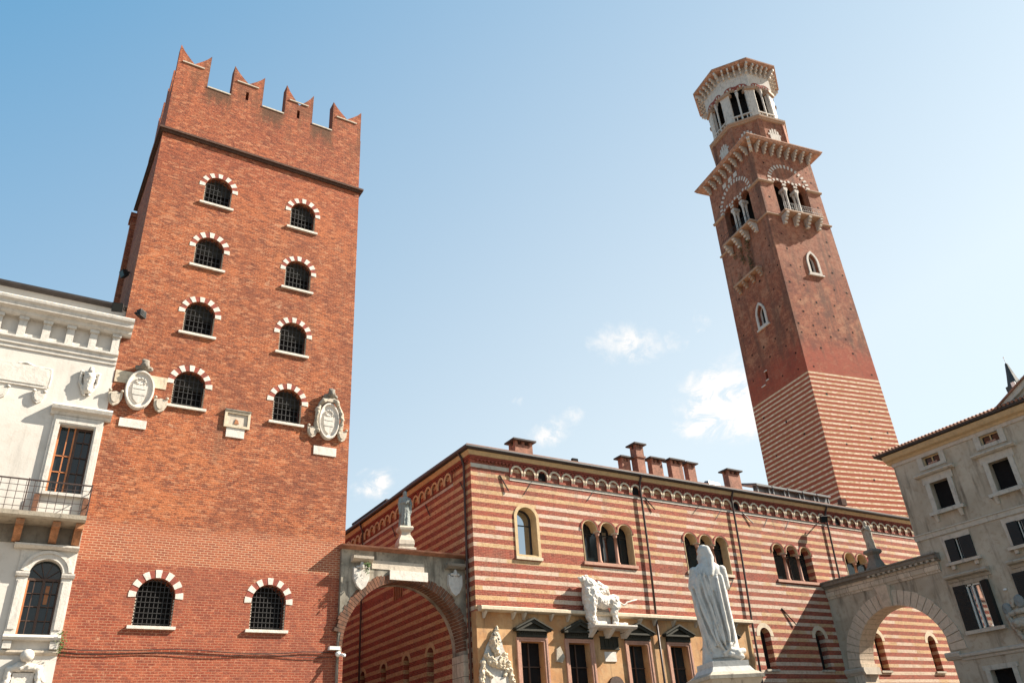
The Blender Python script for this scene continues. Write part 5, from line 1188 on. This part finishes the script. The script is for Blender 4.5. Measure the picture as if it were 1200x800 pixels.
q.hexa([(39.70, ye, 16.05), (51.5, ye, 16.05), (51.5, 24.40, 16.05), (39.70, 24.40, 16.05), (45.0, ye, 17.6), (46.5, ye, 17.6), (46.5, 19.2, 17.6), (45.0, 19.2, 17.6)])
rf = put('roof', q, 'roofdark', RB)
q = MB(FI); y = 24.35
while y > ye:
    q.tube([(39.60, y, 16.09), (41.5, y, 16.64)], .065, 6); y -= .2
put('tile_row', q, 'tile', RB)
# pediment in the middle of the front
q = MB(FR); q.prism([(17.35, 15.95), (7.5, 15.95), (12.42, 18.5)], -.3, .4); q.slab([(17.62, 15.96), (7.2, 15.96), (12.42, 18.75)], [[(16.6, 16.22), (8.2, 16.22), (12.42, 18.35)]], -.50, -.3); pd = put('pediment', q, 'grey_trim', RB)
q = MB(FR); q.prism([(17.75, 15.98), (17.6, 15.98), (12.42, 18.76), (7.2, 15.98), (7.1, 15.98), (12.42, 18.84)], -.6, 6); put('pediment_roof', q, 'tile', RB)
# carved shield group
cg = empty('coat_of_arms', FR(19.9, 0, 5.8), 'worn coat of arms with two grey rosettes at the far right', 'coat of arms')
q = MB(FR)
for (u, z, rx, rz) in ((20.42, 7.22, .22, .27), (19.75, 7.45, .25, .3)): ellipse_prof(q, u, z, rx, rz, [(1, 0), (1, -.06), (.8, -.12), (.3, -.14), (.05, -.16)], 20)
put('rosette', q, 'bluestone', cg)
organic('scroll_frame', [((20.5, -.05, 6.9), (20.3, -.08, 6.4), .12, .15), ((20.3, -.08, 6.4), (20.2, -.06, 5.9), .15, .1), ((19.4, -.05, 6.9), (19.5, -.08, 6.4), .12, .15), ((19.5, -.08, 6.4), (19.7, -.06, 5.9), .15, .1), ((20.3, -.05, 7.0), (19.6, -.05, 7.05), .13, .13), ((20.1, -.08, 6.5), (19.7, -.08, 6.5), .28, .25), ((20.1, -.08, 5.9), (19.8, -.08, 5.9), .12, .12), ((20.05, -.05, 7.55), (20.1, -.05, 7.3), .1, .1)], 'stone_old', cg, .03, 1, .04, 6, FR)
q = MB(FR); q.lathe(20.2, -.06, [(.02, 8.0), (.08, 8.03), (.08, 8.1), (.02, 8.12)], 10); tag(put('alarm_sounder', q, 'lampwhite'), 'tiny white round fitting on the wall beside the lower shuttered window', 'alarm')

# spire beyond the roof
FS = lambda x, y, z: (x * 1.5, y * 1.5, 1.6 + (z - 1.6) * 1.5)
sp = empty('church_spire', (90, 36.7, 0), 'slender dark green pointed spire rising behind the tiled roof at the right edge', 'spire')
q = MB(FS); q.lathe(60, 24.45, [(.62, 0.55), (.62, 24.0), (.66, 24.4), (.66, 24.52)], 8); put('drum', q, 'green_copper', sp)
q = MB(FS); q.lathe(60, 24.45, [(.50, 24.52), (.27, 25.5), (.10, 26.35), (.04, 26.42)], 8); put('cone', q, 'green_copper', sp)
q = MB(FS); q.box(59.35, 59.45, 24.1, 24.4, 24.3, 24.65); q.lathe(60, 24.45, [(.02, 26.4), (.02, 26.85), (.05, 26.88), (.05, 26.92), (.01, 26.95)], 6); put('finial', q, 'lampwhite', sp)
q = MB(FS); q.tube([(60, 24.2, 24.9), (62, 20, 26.5), (64, 16, 28.2)], .012, 4); tag(put('cable', q, 'iron'), 'thin wire running right from the green spire', 'cable')

# ================================================================== tall bell tower
BT = empty('bell_tower', tuple(lc(0)), 'very tall brick bell tower with striped base and octagonal belfry behind the striped palace', 'tower')
def trap(z0, z1, ins=0.):
    a, b = lw(z0) / 2 - ins, lw(z1) / 2 - ins; return [(-a, z0), (a, z0), (b, z1), (-b, z1)]
def triple_open(w=2.45, z0=56.5, zs=60.75):
    r = w / 3; pts = [(-w, z0), (w, z0)]
    for c in (2 * r, 0, -2 * r): pts += [(c + r * .985 * math.cos(PI * i / 8), zs + r * .95 * math.sin(PI * i / 8)) for i in range(9)]
    return pts
q = MB(LRf)
q.slab(trap(0, 66.6), [archpoly(.15, 1.15, 48.75, 51.35, 6, True), triple_open()], 0, .8)
q.fr = LLf
q.slab([(-lw(0) / 2 + .8, 0), (lw(0) / 2, 0), (lw(66.6) / 2, 66.6), (-lw(66.6) / 2 + .8, 66.6)], [archpoly(.05, 1.15, 44.0, 46.55, 6, True), triple_open(), rect(1.15, 1.5, 37.95, 38.85)], 0, .8)
q.fr = LC
def cbox(x0, x1, y0, y1, z0, z1, nz=1): q.box(x0, x1, y0, y1, z0, z1, nz)
def taper(x0, y0, z0, z1):
    pass
a, b = lw(0) / 2, lw(66.6) / 2
q.hexa([(-a + .8, -a + .8, 0), (a, -a + .8, 0), (a, a, 0), (-a + .8, a, 0), (-b - (lw(56.2) - lw(66.6)) / 2 + .8, -b + .8 - (lw(56.2) - lw(66.6)) / 2, 56.2), (b + .07, -b + .73, 56.2), (b + .07, b + .07, 56.2), (-b + .73, b + .07, 56.2)])
q.hexa([(b - .8, -b + .8, 56.2), (b, -b + .8, 56.2), (b, b, 56.2), (b - .8, b, 56.2), (b - .8, -b + .8, 66.6), (b, -b + .8, 66.6), (b, b, 66.6), (b - .8, b, 66.6)])
q.hexa([(-b + .8, b - .8, 56.2), (b - .8, b - .8, 56.2), (b - .8, b, 56.2), (-b + .8, b, 56.2), (-b + .8, b - .8, 66.6), (b - .8, b - .8, 66.6), (b - .8, b, 66.6), (-b + .8, b, 66.6)])
q.box(-b + .8, b - .8, -b + .8, b - .8, 63.5, 66.5)
put('shaft', q, 'lamb', BT)
q = MB(LC); q.box(-2.2, 2.2, -2.2, 2.2, 56.3, 63.4); put('black_filler', q, 'void', BT)  # black block added so the openings look dark inside
for fr, opening, (pu, pz0, pz1) in ((LRf, 0, (.15, 48.75, 51.35)), (LLf, 1, (.05, 44.0, 46.55))):
    p = MB(fr); p.box(pu - .6, pu + .6, .5, .55, pz0 - .02, pz1 + .1); w = put('window', p, 'dglass', BT)
    q = MB(fr); q.slab(archpoly(pu, 1.72, pz0 - .24, pz1 + .36, 6, True), [archpoly(pu, 1.15, pz0, pz1, 6, True)], -.12, 0); q.slab(archpoly(pu, 1.148, pz0 + .002, pz1 - .002, 6, True), [archpoly(pu, .62, pz0 + .06, pz1 - .25, 6, True)], .38, .46); put('frame', q, 'lambwhite', w)
    q = MB(fr); q.box(pu - 1.05, pu + 1.05, -.2, 0, pz0 - .42, pz0 - .24) ; put('sill', q, 'lambwhite', w)
    # strings
    for (u0, u1) in ((-4.62, -2.45), (2.45, 4.62)): q = MB(fr); q.profile(u0, u1, [(.0, 60.82), (-.10, 60.86), (-.22, 60.98), (-.22, 61.1), (0, 61.15)]); put('string_course', q, 'lambpink', BT)
    for (u0, u1) in ((-4.66, -2.6), (2.6, 4.66)): q = MB(fr); q.profile(u0, u1, [(.0, 56.0), (-.12, 56.04), (-.18, 56.12), (-.18, 56.2), (0, 56.26)]); put('string_course', q, 'lambpink', BT)
    # relieving arch: alternating white blocks
    q = MB(fr); n = 33
    for k in range(0, n, 2):
        a, b_ = PI * k / n, PI * (k + 1) / n; q.ring(0, 61.25, 2.55, 3.05, a, b_, -.05, .1, 2)
    put('voussoir_arch', q, 'lambwhite', BT)
    q = MB(fr)
    for c in (-1.633, 0, 1.633):
        n = 9
        for k in range(0, n, 2):
            a, b_ = .25 + (PI - .5) * k / n, .25 + (PI - .5) * (k + 1) / n; q.ring(c, 60.75, .83, 1.14, a, b_, -.05, .1, 2)
    put('small_arches', q, 'lambwhite', BT)
    for c in (-.817, .817):
        cg_ = MB(fr)
        for dd in (.12, .62):
            cg_.lathe(c, dd, [(.22, 56.5), (.22, 56.75), (.14, 56.9), (.135, 59.7), (.15, 59.8), (.22, 60.2), (.22, 60.3)], 12)
        cl_ = put('twin_column', cg_, 'lambwhite', BT, True)
        q = MB(fr); q.box(c - .28, c + .28, -.08, .85, 60.3, 60.7); put('capital', q, 'lambwhite', cl_)
    # balcony
    q = MB(fr); q.profile(-2.75, 2.75, [(0, 56.16), (-.95, 56.18), (-1.05, 56.26), (-1.05, 56.42), (.3, 56.44), (.3, 56.16)]); bc_ = put('balcony', q, 'lambpink', BT)
    for u in (-2.4, -.8, .8, 2.4):
        q = MB(fr)
        for i, (dd, z) in enumerate(((.28, 54.95), (.52, 55.30), (.74, 55.62), (.93, 55.90))): q.box(u - .17, u + .17, -dd, 0, z, z + (.33 if i < 3 else .26)); q.tube([(u - .19, -dd, z + .12), (u + .19, -dd, z + .12)], .13, 8)
        put('bracket', q, 'lambwhite', bc_)
    q = MB(fr); z = 57.4
    for zz_ in (56.75, 57.4): q.tube([(-2.7, -.98, zz_), (2.7, -.98, zz_)], .025, 4)
    for k in range(19): q.tube([(-2.7 + k * .3, -.98, 56.42), (-2.7 + k * .3, -.98, 57.4)], .014, 4)
    put('railing', q, 'iron', bc_)
    # corbels under the great cornice
    for k in range(8):
        u = -3.75 + k * 1.1
        q = MB(fr)
        for i, (dd, z) in enumerate(((.22, 65.35), (.45, 65.65), (.68, 65.95), (.92, 66.25))): q.box(u - .10, u + .10, -dd, 0, z, z + .30); q.tube([(u - .12, -dd, z + .13), (u + .12, -dd, z + .13)], .11, 8)
        put('corbel', q, 'lambwhite', BT)
# open-joint stone carvings on the shaded face
q = MB(LLf)
for u, z in ((-.94, 64.7), (.12, 64.75), (1.3, 64.7)): q = MB(LLf); q.box(u - .32, u + .32, -.05, 0, z - .35, z + .3); put('white_plaque', q, 'lambwhite', BT)
q = MB(LLf); q.profile(-1.75, 2.75, [(0, 50.35), (-.7, 50.38), (-.75, 50.6), (0, 50.65)])
for u in (-1.5, -.1, 1.2, 2.45):
    for i, (dd, z) in enumerate(((.22, 49.5), (.42, 49.8), (.6, 50.08))): q.box(u - .18, u + .18, -dd, 0, z, z + .28)
put('old_balcony_brackets', q, 'lambpink', BT)
q = MB(LLf); q.box(1.1, 1.55, -.08, 0, 38.87, 38.98); q.box(1.1, 1.55, -.08, 0, 37.8, 37.92); q.box(1.75, 2.4, -.12, 0, 37.4, 37.52); put('slit_stones', q, 'lambwhite', BT)
p = MB(LLf); p.box(1.1, 1.55, .3, .35, 37.9, 38.9); put('slit_opening', p, 'void', BT)
# corner corbel and cornice slab
q = MB(LC)
w6 = lw(66) / 2
for i, (dd, z) in enumerate(((.25, 65.35), (.5, 65.65), (.75, 65.95), (1.0, 66.25))): q.hexa([(-w6 + .2 * a_ - dd * (1 - a_) + s_ * .13, -w6 + .2 * a_ - dd * (1 - a_) - s_ * .13, zz) for zz in (z, z + .3) for a_, s_ in ((0, -1), (0, 1), (1, 1), (1, -1))])
put('corbel', q, 'lambwhite', BT)
q = MB(LC); w0 = w6
def sqring(mb, prof):
    rows_ = [[mb.vt(sx * (w0 + e), sy * (w0 + e), z) for sx, sy in ((-1, -1), (1, -1), (1, 1), (-1, 1))] for e, z in prof]
    for a, b in zip(rows_, rows_[1:]):
        for k in range(4): mb.face([a[k], a[(k + 1) % 4], b[(k + 1) % 4], b[k]])
    mb.face(rows_[0][::-1]); mb.face(rows_[-1])
sqring(q, [(-.1, 66.50), (1.0, 66.56), (1.08, 66.62), (1.12, 66.78), (1.22, 66.84), (1.22, 66.98), (.9, 67.05), (-.4, 67.3)]); put('great_cornice', q, 'soffit', BT)
# putlog holes
q = MB(LRf)
HR = [(-3.72, 36.63), (-2.08, 39.01), (2.13, 38.9), (3.89, 36.6), (-4.2, 41.68), (-2.28, 41.69), (-.69, 41.64), (1.06, 41.6), (3.01, 41.6), (-4.1, 40.6), (-2.23, 40.57), (-.29, 40.57), (1.73, 40.57), (-3.12, 49.22), (-1.79, 49.24), (2.66, 49.26), (4.1, 49.2), (-3.1, 43.3), (-1.15, 43.3), (.98, 43.3), (2.94, 43.3), (-3.07, 44.78), (-.92, 44.76), (1.53, 44.75), (3.8, 44.7), (-3, 51.5), (3, 51.6), (-3.2, 53.5), (0, 53.8), (3.2, 53.6), (-2, 46.8), (2.2, 46.9), (3.9, 46.8), (-3.9, 46.9), (-3, 64), (3.3, 64), (3.6, 62.5), (3.5, 58.7), (-3.5, 58.7), (-1, 30.2), (2, 32.2), (-2.2, 28.3), (3, 27.7), (0, 24.8), (-3, 33.6), (3.6, 30), (1.2, 29.2)]
for u, z in HR: s = random.uniform(.07, .12); q.box(u - s, u + s, -.012, .05, z - s, z + s)
q.fr = LLf
for u, z in [(-2.7, 49.23), (-4.1, 49.25), (-.9, 49.2), (3.06, 49.2), (-3.2, 41.6), (-1.2, 41.6), (.8, 41.6), (2.9, 41.7), (-2.5, 40), (.2, 40.1), (2.2, 39.9), (-3.6, 38.6), (3.6, 38.8), (-1, 37.2), (3.6, 44.6), (-3, 44.6), (3.6, 47), (-2.7, 47), (-3.6, 52.2), (2.9, 53.5), (-3, 63.8), (3, 62.7), (-3.8, 59), (3.7, 58.8), (-3.3, 53.4), (0, 32.4), (2.5, 29.6), (-2.1, 30.2), (3.2, 34.2), (-3.4, 36.8)]:
    s = random.uniform(.07, .12); q.box(u - s, u + s, -.012, .05, z - s, z + s)
put('putlog_holes', q, 'void', BT)
# floodlight bracket boxes at the corner above the palace roof
q = MB(LC); w2 = lw(22) / 2; q.box(-w2 - .22, -w2 + .35, -w2 - .22, -w2 + .3, 22.0, 22.6); q.box(-w2 - .12, -w2 + .2, -w2 - .12, -w2 + .2, 19, 22.0); q.box(-w2 - .28, -w2 + .4, -w2 - .28, -w2 + .3, 20.8, 21.4); put('corner_bracket', q, 'darkbelt', BT)

# octagonal belfry
def octp(R, z, a0=22.5): return [(R * math.cos(math.radians(a0 + 45 * k)), R * math.sin(math.radians(a0 + 45 * k)), z) for k in range(8)]
def octring(mb, prof, cap=True):
    rows_ = [[mb.vt(*p) for p in octp(R, z)] for R, z in prof]
    for a, b in zip(rows_, rows_[1:]):
        for k in range(8): mb.face([a[k], a[(k + 1) % 8], b[(k + 1) % 8], b[k]])
    if cap: mb.face(rows_[0][::-1]); mb.face(rows_[-1])
q = MB(LC); octring(q, [(4.75, 67.0), (4.75, 71.4)])
for k in range(8):
    a = math.radians(22.5 + 45 * k); t_ = a + PI / 2; R = 4.72
    q.hexa([(R * math.cos(a) + e * math.cos(t_) + o * math.cos(a), R * math.sin(a) + e * math.sin(t_) + o * math.sin(a), z) for z in (67, 71.4) for e, o in ((-.42, -.3), (-.3, .12), (.3, .12), (.42, -.3))])
put('belfry_drum', q, 'lamb', BT)
q = MB(LC); octring(q, [(4.7, 71.30), (4.95, 71.36), (5.0, 71.5), (5.15, 71.6), (5.18, 71.85), (5.0, 71.92), (4.5, 72.0)]); put('belfry_ledge', q, 'lambpink', BT)
for k in range(8):   # pale patch relief on each drum face
    q = MB(LC); a = math.radians(45 * k); n_ = Vector((math.cos(a), math.sin(a), 0)); t_ = Vector((-math.sin(a), math.cos(a), 0)); ap = 4.75 * math.cos(PI / 8)
    for (e, z, w, h) in ((0, 68.9, .75, .5), (-.55, 69.6, .13, .28), (-.2, 69.75, .12, .4), (.18, 69.75, .12, .4), (.52, 69.6, .13, .28), (.82, 69.2, .14, .14), (-.86, 69.2, .14, .14)):
        q.hexa([tuple(n_ * (ap + o) + t_ * (e + x) + Vector((0, 0, z + y))) for o in (-.05, .06) for x, y in ((-w, -h), (w, -h), (w, h), (-w, h))])
    put('drum_relief', q, 'lambwhite', BT)
q = MB(LC); octring(q, [(2.6, 72), (2.6, 77.2)]); put('black_filler', q, 'void', BT)  # added black core: the belfry's inner shade put into colour
for k in range(8):
    a = math.radians(22.5 + 45 * k); n_ = Vector((math.cos(a), math.sin(a), 0)); t_ = Vector((-math.sin(a), math.cos(a), 0))
    q = MB(LC); R = 4.42
    prof = [(72.0, 0, 0), (76.6, 0, 0)]
    def oc(e, o, z): p = n_ * (R + o) + t_ * e + Vector((0, 0, z)); return tuple(p)
    q.hexa([oc(*p, z) for z in (72.0, 76.9) for p in ((-.52, -.75), (-.46, .0 - .16), (.46, -.16), (.52, -.75))])
    for sg in (-1, 1):
        c = n_ * (R - .30) + t_ * (sg * .50)
        q.lathe(c.x, c.y, [(.15, 72), (.15, 72.3), (.11, 72.4), (.11, 76.5), (.17, 76.9)], 8)
    pr = put('pier', q, 'lambwhite', BT)
    q = MB(LC); q.hexa([oc(*p, z) for z in (76.9, 77.35) for p in ((-.78, -.8), (-.68, .08), (.68, .08), (.78, -.8))]); put('capital', q, 'lambpink', pr)
    # middle column of each bay with parapet
    a2 = math.radians(45 * k); n2 = Vector((math.cos(a2), math.sin(a2), 0)); t2 = Vector((-math.sin(a2), math.cos(a2), 0)); ap = 4.35 * math.cos(PI / 8)
    c = n2 * ap
    q = MB(LC); q.lathe(c.x, c.y, [(.19, 72), (.19, 72.3), (.125, 72.4), (.12, 76.2), (.22, 76.8), (.22, 77.0)], 10); put('mid_column', q, 'lambwhite', BT, True)
    q = MB(LC)
    q.hexa([tuple(n2 * (ap + o) + t2 * e + Vector((0, 0, z))) for z in (73.05, 73.22) for e, o in ((-1.3, -.12), (-1.3, .12), (1.3, .12), (1.3, -.12))])
    for e in (-1.0, -.62, .62, 1.0): c2 = n2 * ap + t2 * e; q.lathe(c2.x, c2.y, [(.07, 72), (.07, 73.05)], 6)
    put('balustrade', q, 'lambwhite', BT)
# arcaded frieze over the bays
for k in range(8):
    a2 = math.radians(45 * k); n2 = Vector((math.cos(a2), math.sin(a2), 0)); t2 = Vector((-math.sin(a2), math.cos(a2), 0)); R = 4.55; ap = R * math.cos(PI / 8); hw = R * math.sin(PI / 8)
    def fo(u, d, z, n2=n2, t2=t2, ap=ap): return LC(*tuple(n2 * (ap - d) + t2 * u + Vector((0, 0, z))))
    hp = [(-1.15, 77.01), (-.15, 77.01)]
    def ap2(c): return [(c - .5, 77.0), (c + .5, 77.0)] + [(c + .5 * math.cos(PI * i / 8), 77.15 + .5 * math.sin(PI * i / 8)) for i in range(9)]
    q = MB(fo); q.slab([(-hw, 76.9), (hw, 76.9), (hw, 80.6), (-hw, 80.6)], [], 0, .5) if False else None
    q.slab([(-hw, 77.3), (-1.12, 77.3), (-1.12, 77.15)] + [(-.62 - .5 * math.cos(PI * i / 8), 77.15 + .5 * math.sin(PI * i / 8)) for i in range(1, 9)] + [(.12 + .5 - .5 * math.cos(PI * i / 8), 77.15 + .5 * math.sin(PI * i / 8)) for i in range(0, 9)] + [(1.12, 77.3), (hw, 77.3), (hw, 80.6), (-hw, 80.6)], [], 0, .5)
    fz = put('frieze_panel', q, 'lambwhite', BT)
    q = MB(fo)
    for c in (-.62, .62):
        for i in range(0, 9): 
            a, b_ = PI * i / 9, PI * (i + 1) / 9
            if i % 2: q.ring(c, 77.15, .5, .78, a, b_, -.03, .1, 1)
        q.ring(c, 77.15, .80, .92, .3, PI - .3, -.04, .05, 6)
    q.box(-.3, .3, -.03, .05, 77.6, 77.95)
    put('brick_accents', q, 'redbrick', fz)
    for e in (-1.1, -.37, .37, 1.1):
        q = MB(fo); q.slab([(0.001, 79.45), (.28, 79.5), (.30, 79.85), (.58, 79.9), (.60, 80.25), (.88, 80.3), (.92, 80.65), (.001, 80.65)], [], -.11, .11)
        for v in q.bm.verts: pass
        q.bm.free(); q = MB(fo)
        for (dd, z) in ((.3, 79.5), (.6, 79.88), (.9, 80.26)): q.box(e - .11, e + .11, -dd, 0, z, z + .39)
        put('corbel', q, 'lambwhite', BT)
for k in range(8):
    a = math.radians(22.5 + 45 * k); n_ = Vector((math.cos(a), math.sin(a), 0)); t_ = Vector((-math.sin(a), math.cos(a), 0)); q = MB(LC)
    for (dd, z) in ((.35, 79.5), (.7, 79.88), (1.0, 80.26)): q.hexa([tuple(n_ * o + t_ * e + Vector((0, 0, zz))) for zz in (z, z + .39) for e, o in ((-.12, 4.4), (-.12, 4.55 + dd), (.12, 4.55 + dd), (.12, 4.4))])
    put('corbel', q, 'lambwhite', BT)
q = MB(LC); octring(q, [(4.4, 80.6), (5.55, 80.66), (5.62, 80.78), (5.8, 80.85), (5.82, 81.05), (5.5, 81.12), (.2, 82.4)]); put('belfry_cornice', q, 'soffit', BT)
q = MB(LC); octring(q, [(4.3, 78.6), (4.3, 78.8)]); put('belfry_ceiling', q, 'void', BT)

# greenery under the shaded balcony
pts = []
for (u, z0, z1) in ((.9, 55.6, 52.6), (-.4, 55.5, 51.6), (-.2, 52, 50.8), (2.0, 55, 54), (1.9, 51.8, 51.2)):
    n_ = int(abs(z0 - z1) / .35) + 1
    for i in range(n_): pts.append((Vector(LLf(u + random.uniform(-.25, .25), -.12, z0 + (z1 - z0) * i / n_)), random.uniform(.4, 1)))
leaf_clump(pts, 34, .10, .17, 'dark green creeper hanging under the shaded left balcony of the tall bell tower')
pts = [(Vector(LRf(u, -.1, z)), k) for u, z, k in ((.5, 55.2, .8), (.4, 54.6, .6), (.6, 53.9, .4), (.5, 53.2, .3))]
leaf_clump(pts, 22, .08, .16, 'sparse creeper under the sunlit balcony of the tall bell tower')
